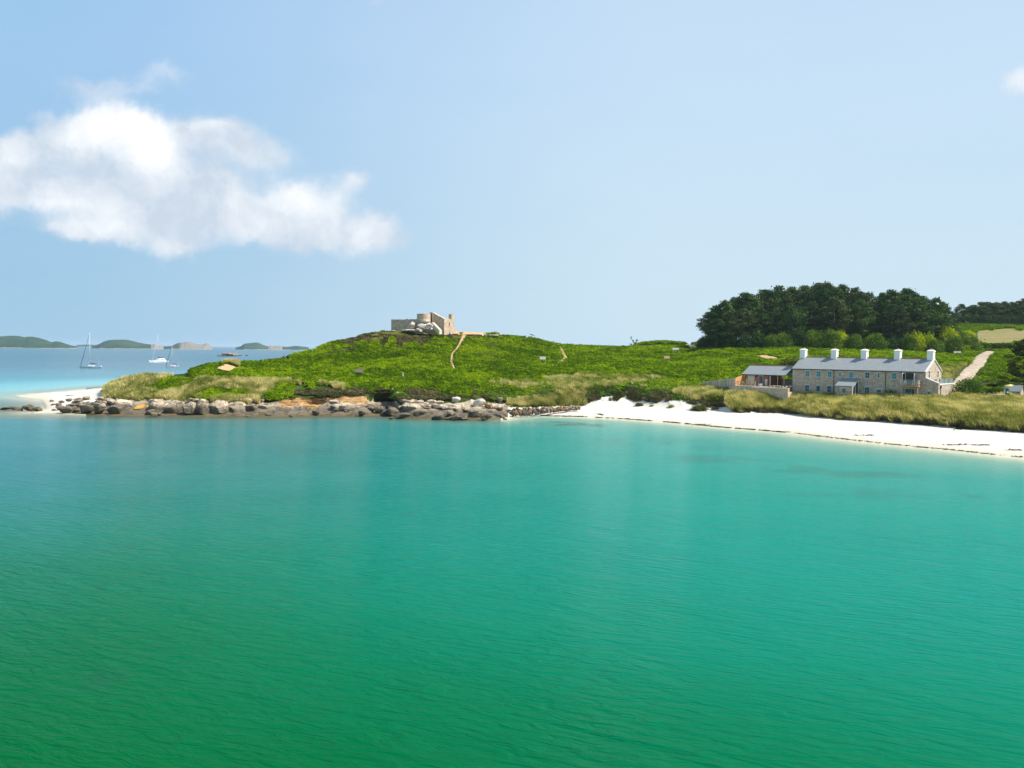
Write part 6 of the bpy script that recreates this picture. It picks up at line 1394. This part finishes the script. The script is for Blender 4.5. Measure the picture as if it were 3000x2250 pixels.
# ------------------------------------------------------------------ far islands
def island_mat():
    m_, h, b = mat('island_turf', .95, .1); p = wpos(h); n1 = h.noise(p, .012, 6, .65); n2 = h.noise(p, .03, 5, .7)
    c = h.ramp(n1, [(.35,(.014,.042,.022)),(.5,(.024,.062,.030)),(.7,(.05,.08,.04))])
    at = h.n('ShaderNodeAttribute', attribute_name='rocky').outputs['Fac']
    rk_ = h.maprange(h.m('ADD', n2, h.m('MULTIPLY', at, .6)), .62, .74)
    c = h.mix(h.m('MULTIPLY', rk_, .75), c, (.30,.25,.21)); z = h.n('ShaderNodeSeparateXYZ'); h.link(p, z.inputs[0])
    c = h.mix(h.maprange(h.m('ADD', z.outputs[2], h.m('MULTIPLY', n2, 8.)), 5.2, 6.8, .8, 0.), c, (.34,.29,.22)); h.link(c, b.inputs['Base Color'])
    bn = h.n('ShaderNodeBump', ins={'Height': n2, 'Strength': 1., 'Distance': 12.}); h.link(bn.outputs[0], b.inputs['Normal']); return m_
IM = island_mat()
def island(name, pts, D, dep, rocky, seed):
    xs = np.arange(pts[0][0], pts[-1][0]+.1, 1.5); ysr = np.interp(xs, [a for a,_ in pts], [b for _,b in pts]); nr = 22; V_ = []; rkk = []
    vs = np.linspace(-1, 1, nr)
    for x, y in zip(xs, ysr):
        p = P(x, y, D); zt = p.z; u = p.x/D; e = min(1., (x-xs[0]+1)/25, (xs[-1]-x+1)/25)
        for v in vs:
            Yv = D+v*dep*(.35+.65*e); pr = (1-abs(v)**2.2); z = zt*pr**.75 if zt > 0 else -2; 
            z = z*(1+.12*(fbm(np.array([u*D/60.]), np.array([Yv/60.]), 1., 3, seed)[0]-.5)*(1 if abs(v) > .15 else .3))
            V_.append((u*Yv, Yv, z-2.*abs(v)**8)); rkk.append(rocky(x) if callable(rocky) else rocky)
    n = len(xs); f = [(a*nr+b, (a+1)*nr+b, (a+1)*nr+b+1, a*nr+b+1) for a in range(n-1) for b in range(nr-1)]
    o = npmesh(name, V_, np.array(f), IM, smooth=True, attr={'rocky': ('POINT', rkk)}); tag(o, kind='structure')
island('island', [(-160,1000),(-60,990),(0,985.5),(20,984.5),(40,983.8),(55,984),(68,987),(75,988),(80,986),(95,986),(115,990),(135,996),(150,1002),(158,1001),(163,999.5),(175,1001),(190,1006),(203,1010),(215,1013.5),(228,1015)], 3300, 260, 0, 1)
island('island', [(268,1014),(280,1011.5),(292,1007),(305,1000),(320,996),(340,995),(360,995),(375,996),(390,999),(405,1003),(420,1006),(440,1009),(449,1009),(453,1007),(458,1011),(466,1013.5),(480,1014.5)], 3700, 240, lambda x: 1. if x > 443 else 0, 2)
island('island', [(476,1014.6),(500,1014),(510,1010),(520,1005),(532,1002.5),(538,1003),(546,1001),(555,1001.5),(562,1003),(575,1007),(590,1009),(598,1009),(604,1005),(609,1006),(614,1008),(618,1014),(622,1015.5)], 3900, 220, lambda x: np.interp(x,[515,545,560],[.0,.8,1.]), 3)
island('island', [(690,1018),(706,1014),(712,1009),(720,1006),(738,1004.5),(748,1003.5),(752,1003),(760,1005),(770,1010),(782,1014),(790,1014.5),(792,1011.5),(800,1013.5),(806,1012.5),(812,1013),(820,1012.5),(826,1015),(840,1016.2),(855,1014.5),(868,1013),(880,1014.5),(895,1016),(905,1017.8)], 4300, 240, lambda x: 1. if 786 < x < 828 else 0, 4)
island('island', [(225,1010.5),(240,1009.8),(262,1009.5),(275,1010),(290,1010.6)], 6500, 200, 0, 5)

# ------------------------------------------------------------------ sea haze
HZ = True
if HZ:
    mb = MB(); mb.box(-32000, 32000, -400, 27500, -5.5, 62); hm_ = bpy.data.materials.new('haze'); hm_.use_nodes = True; nt = hm_.node_tree; nt.nodes.clear()
    o_ = nt.nodes.new('ShaderNodeOutputMaterial'); pv_ = nt.nodes.new('ShaderNodeVolumePrincipled'); pv_.inputs['Color'].default_value = (.80,.90,1.,1); pv_.inputs['Density'].default_value = .00006; pv_.inputs['Anisotropy'].default_value = .3
    nt.links.new(pv_.outputs[0], o_.inputs['Volume']); hz = mb.build('haze', hm_); tag(hz, kind='stuff')
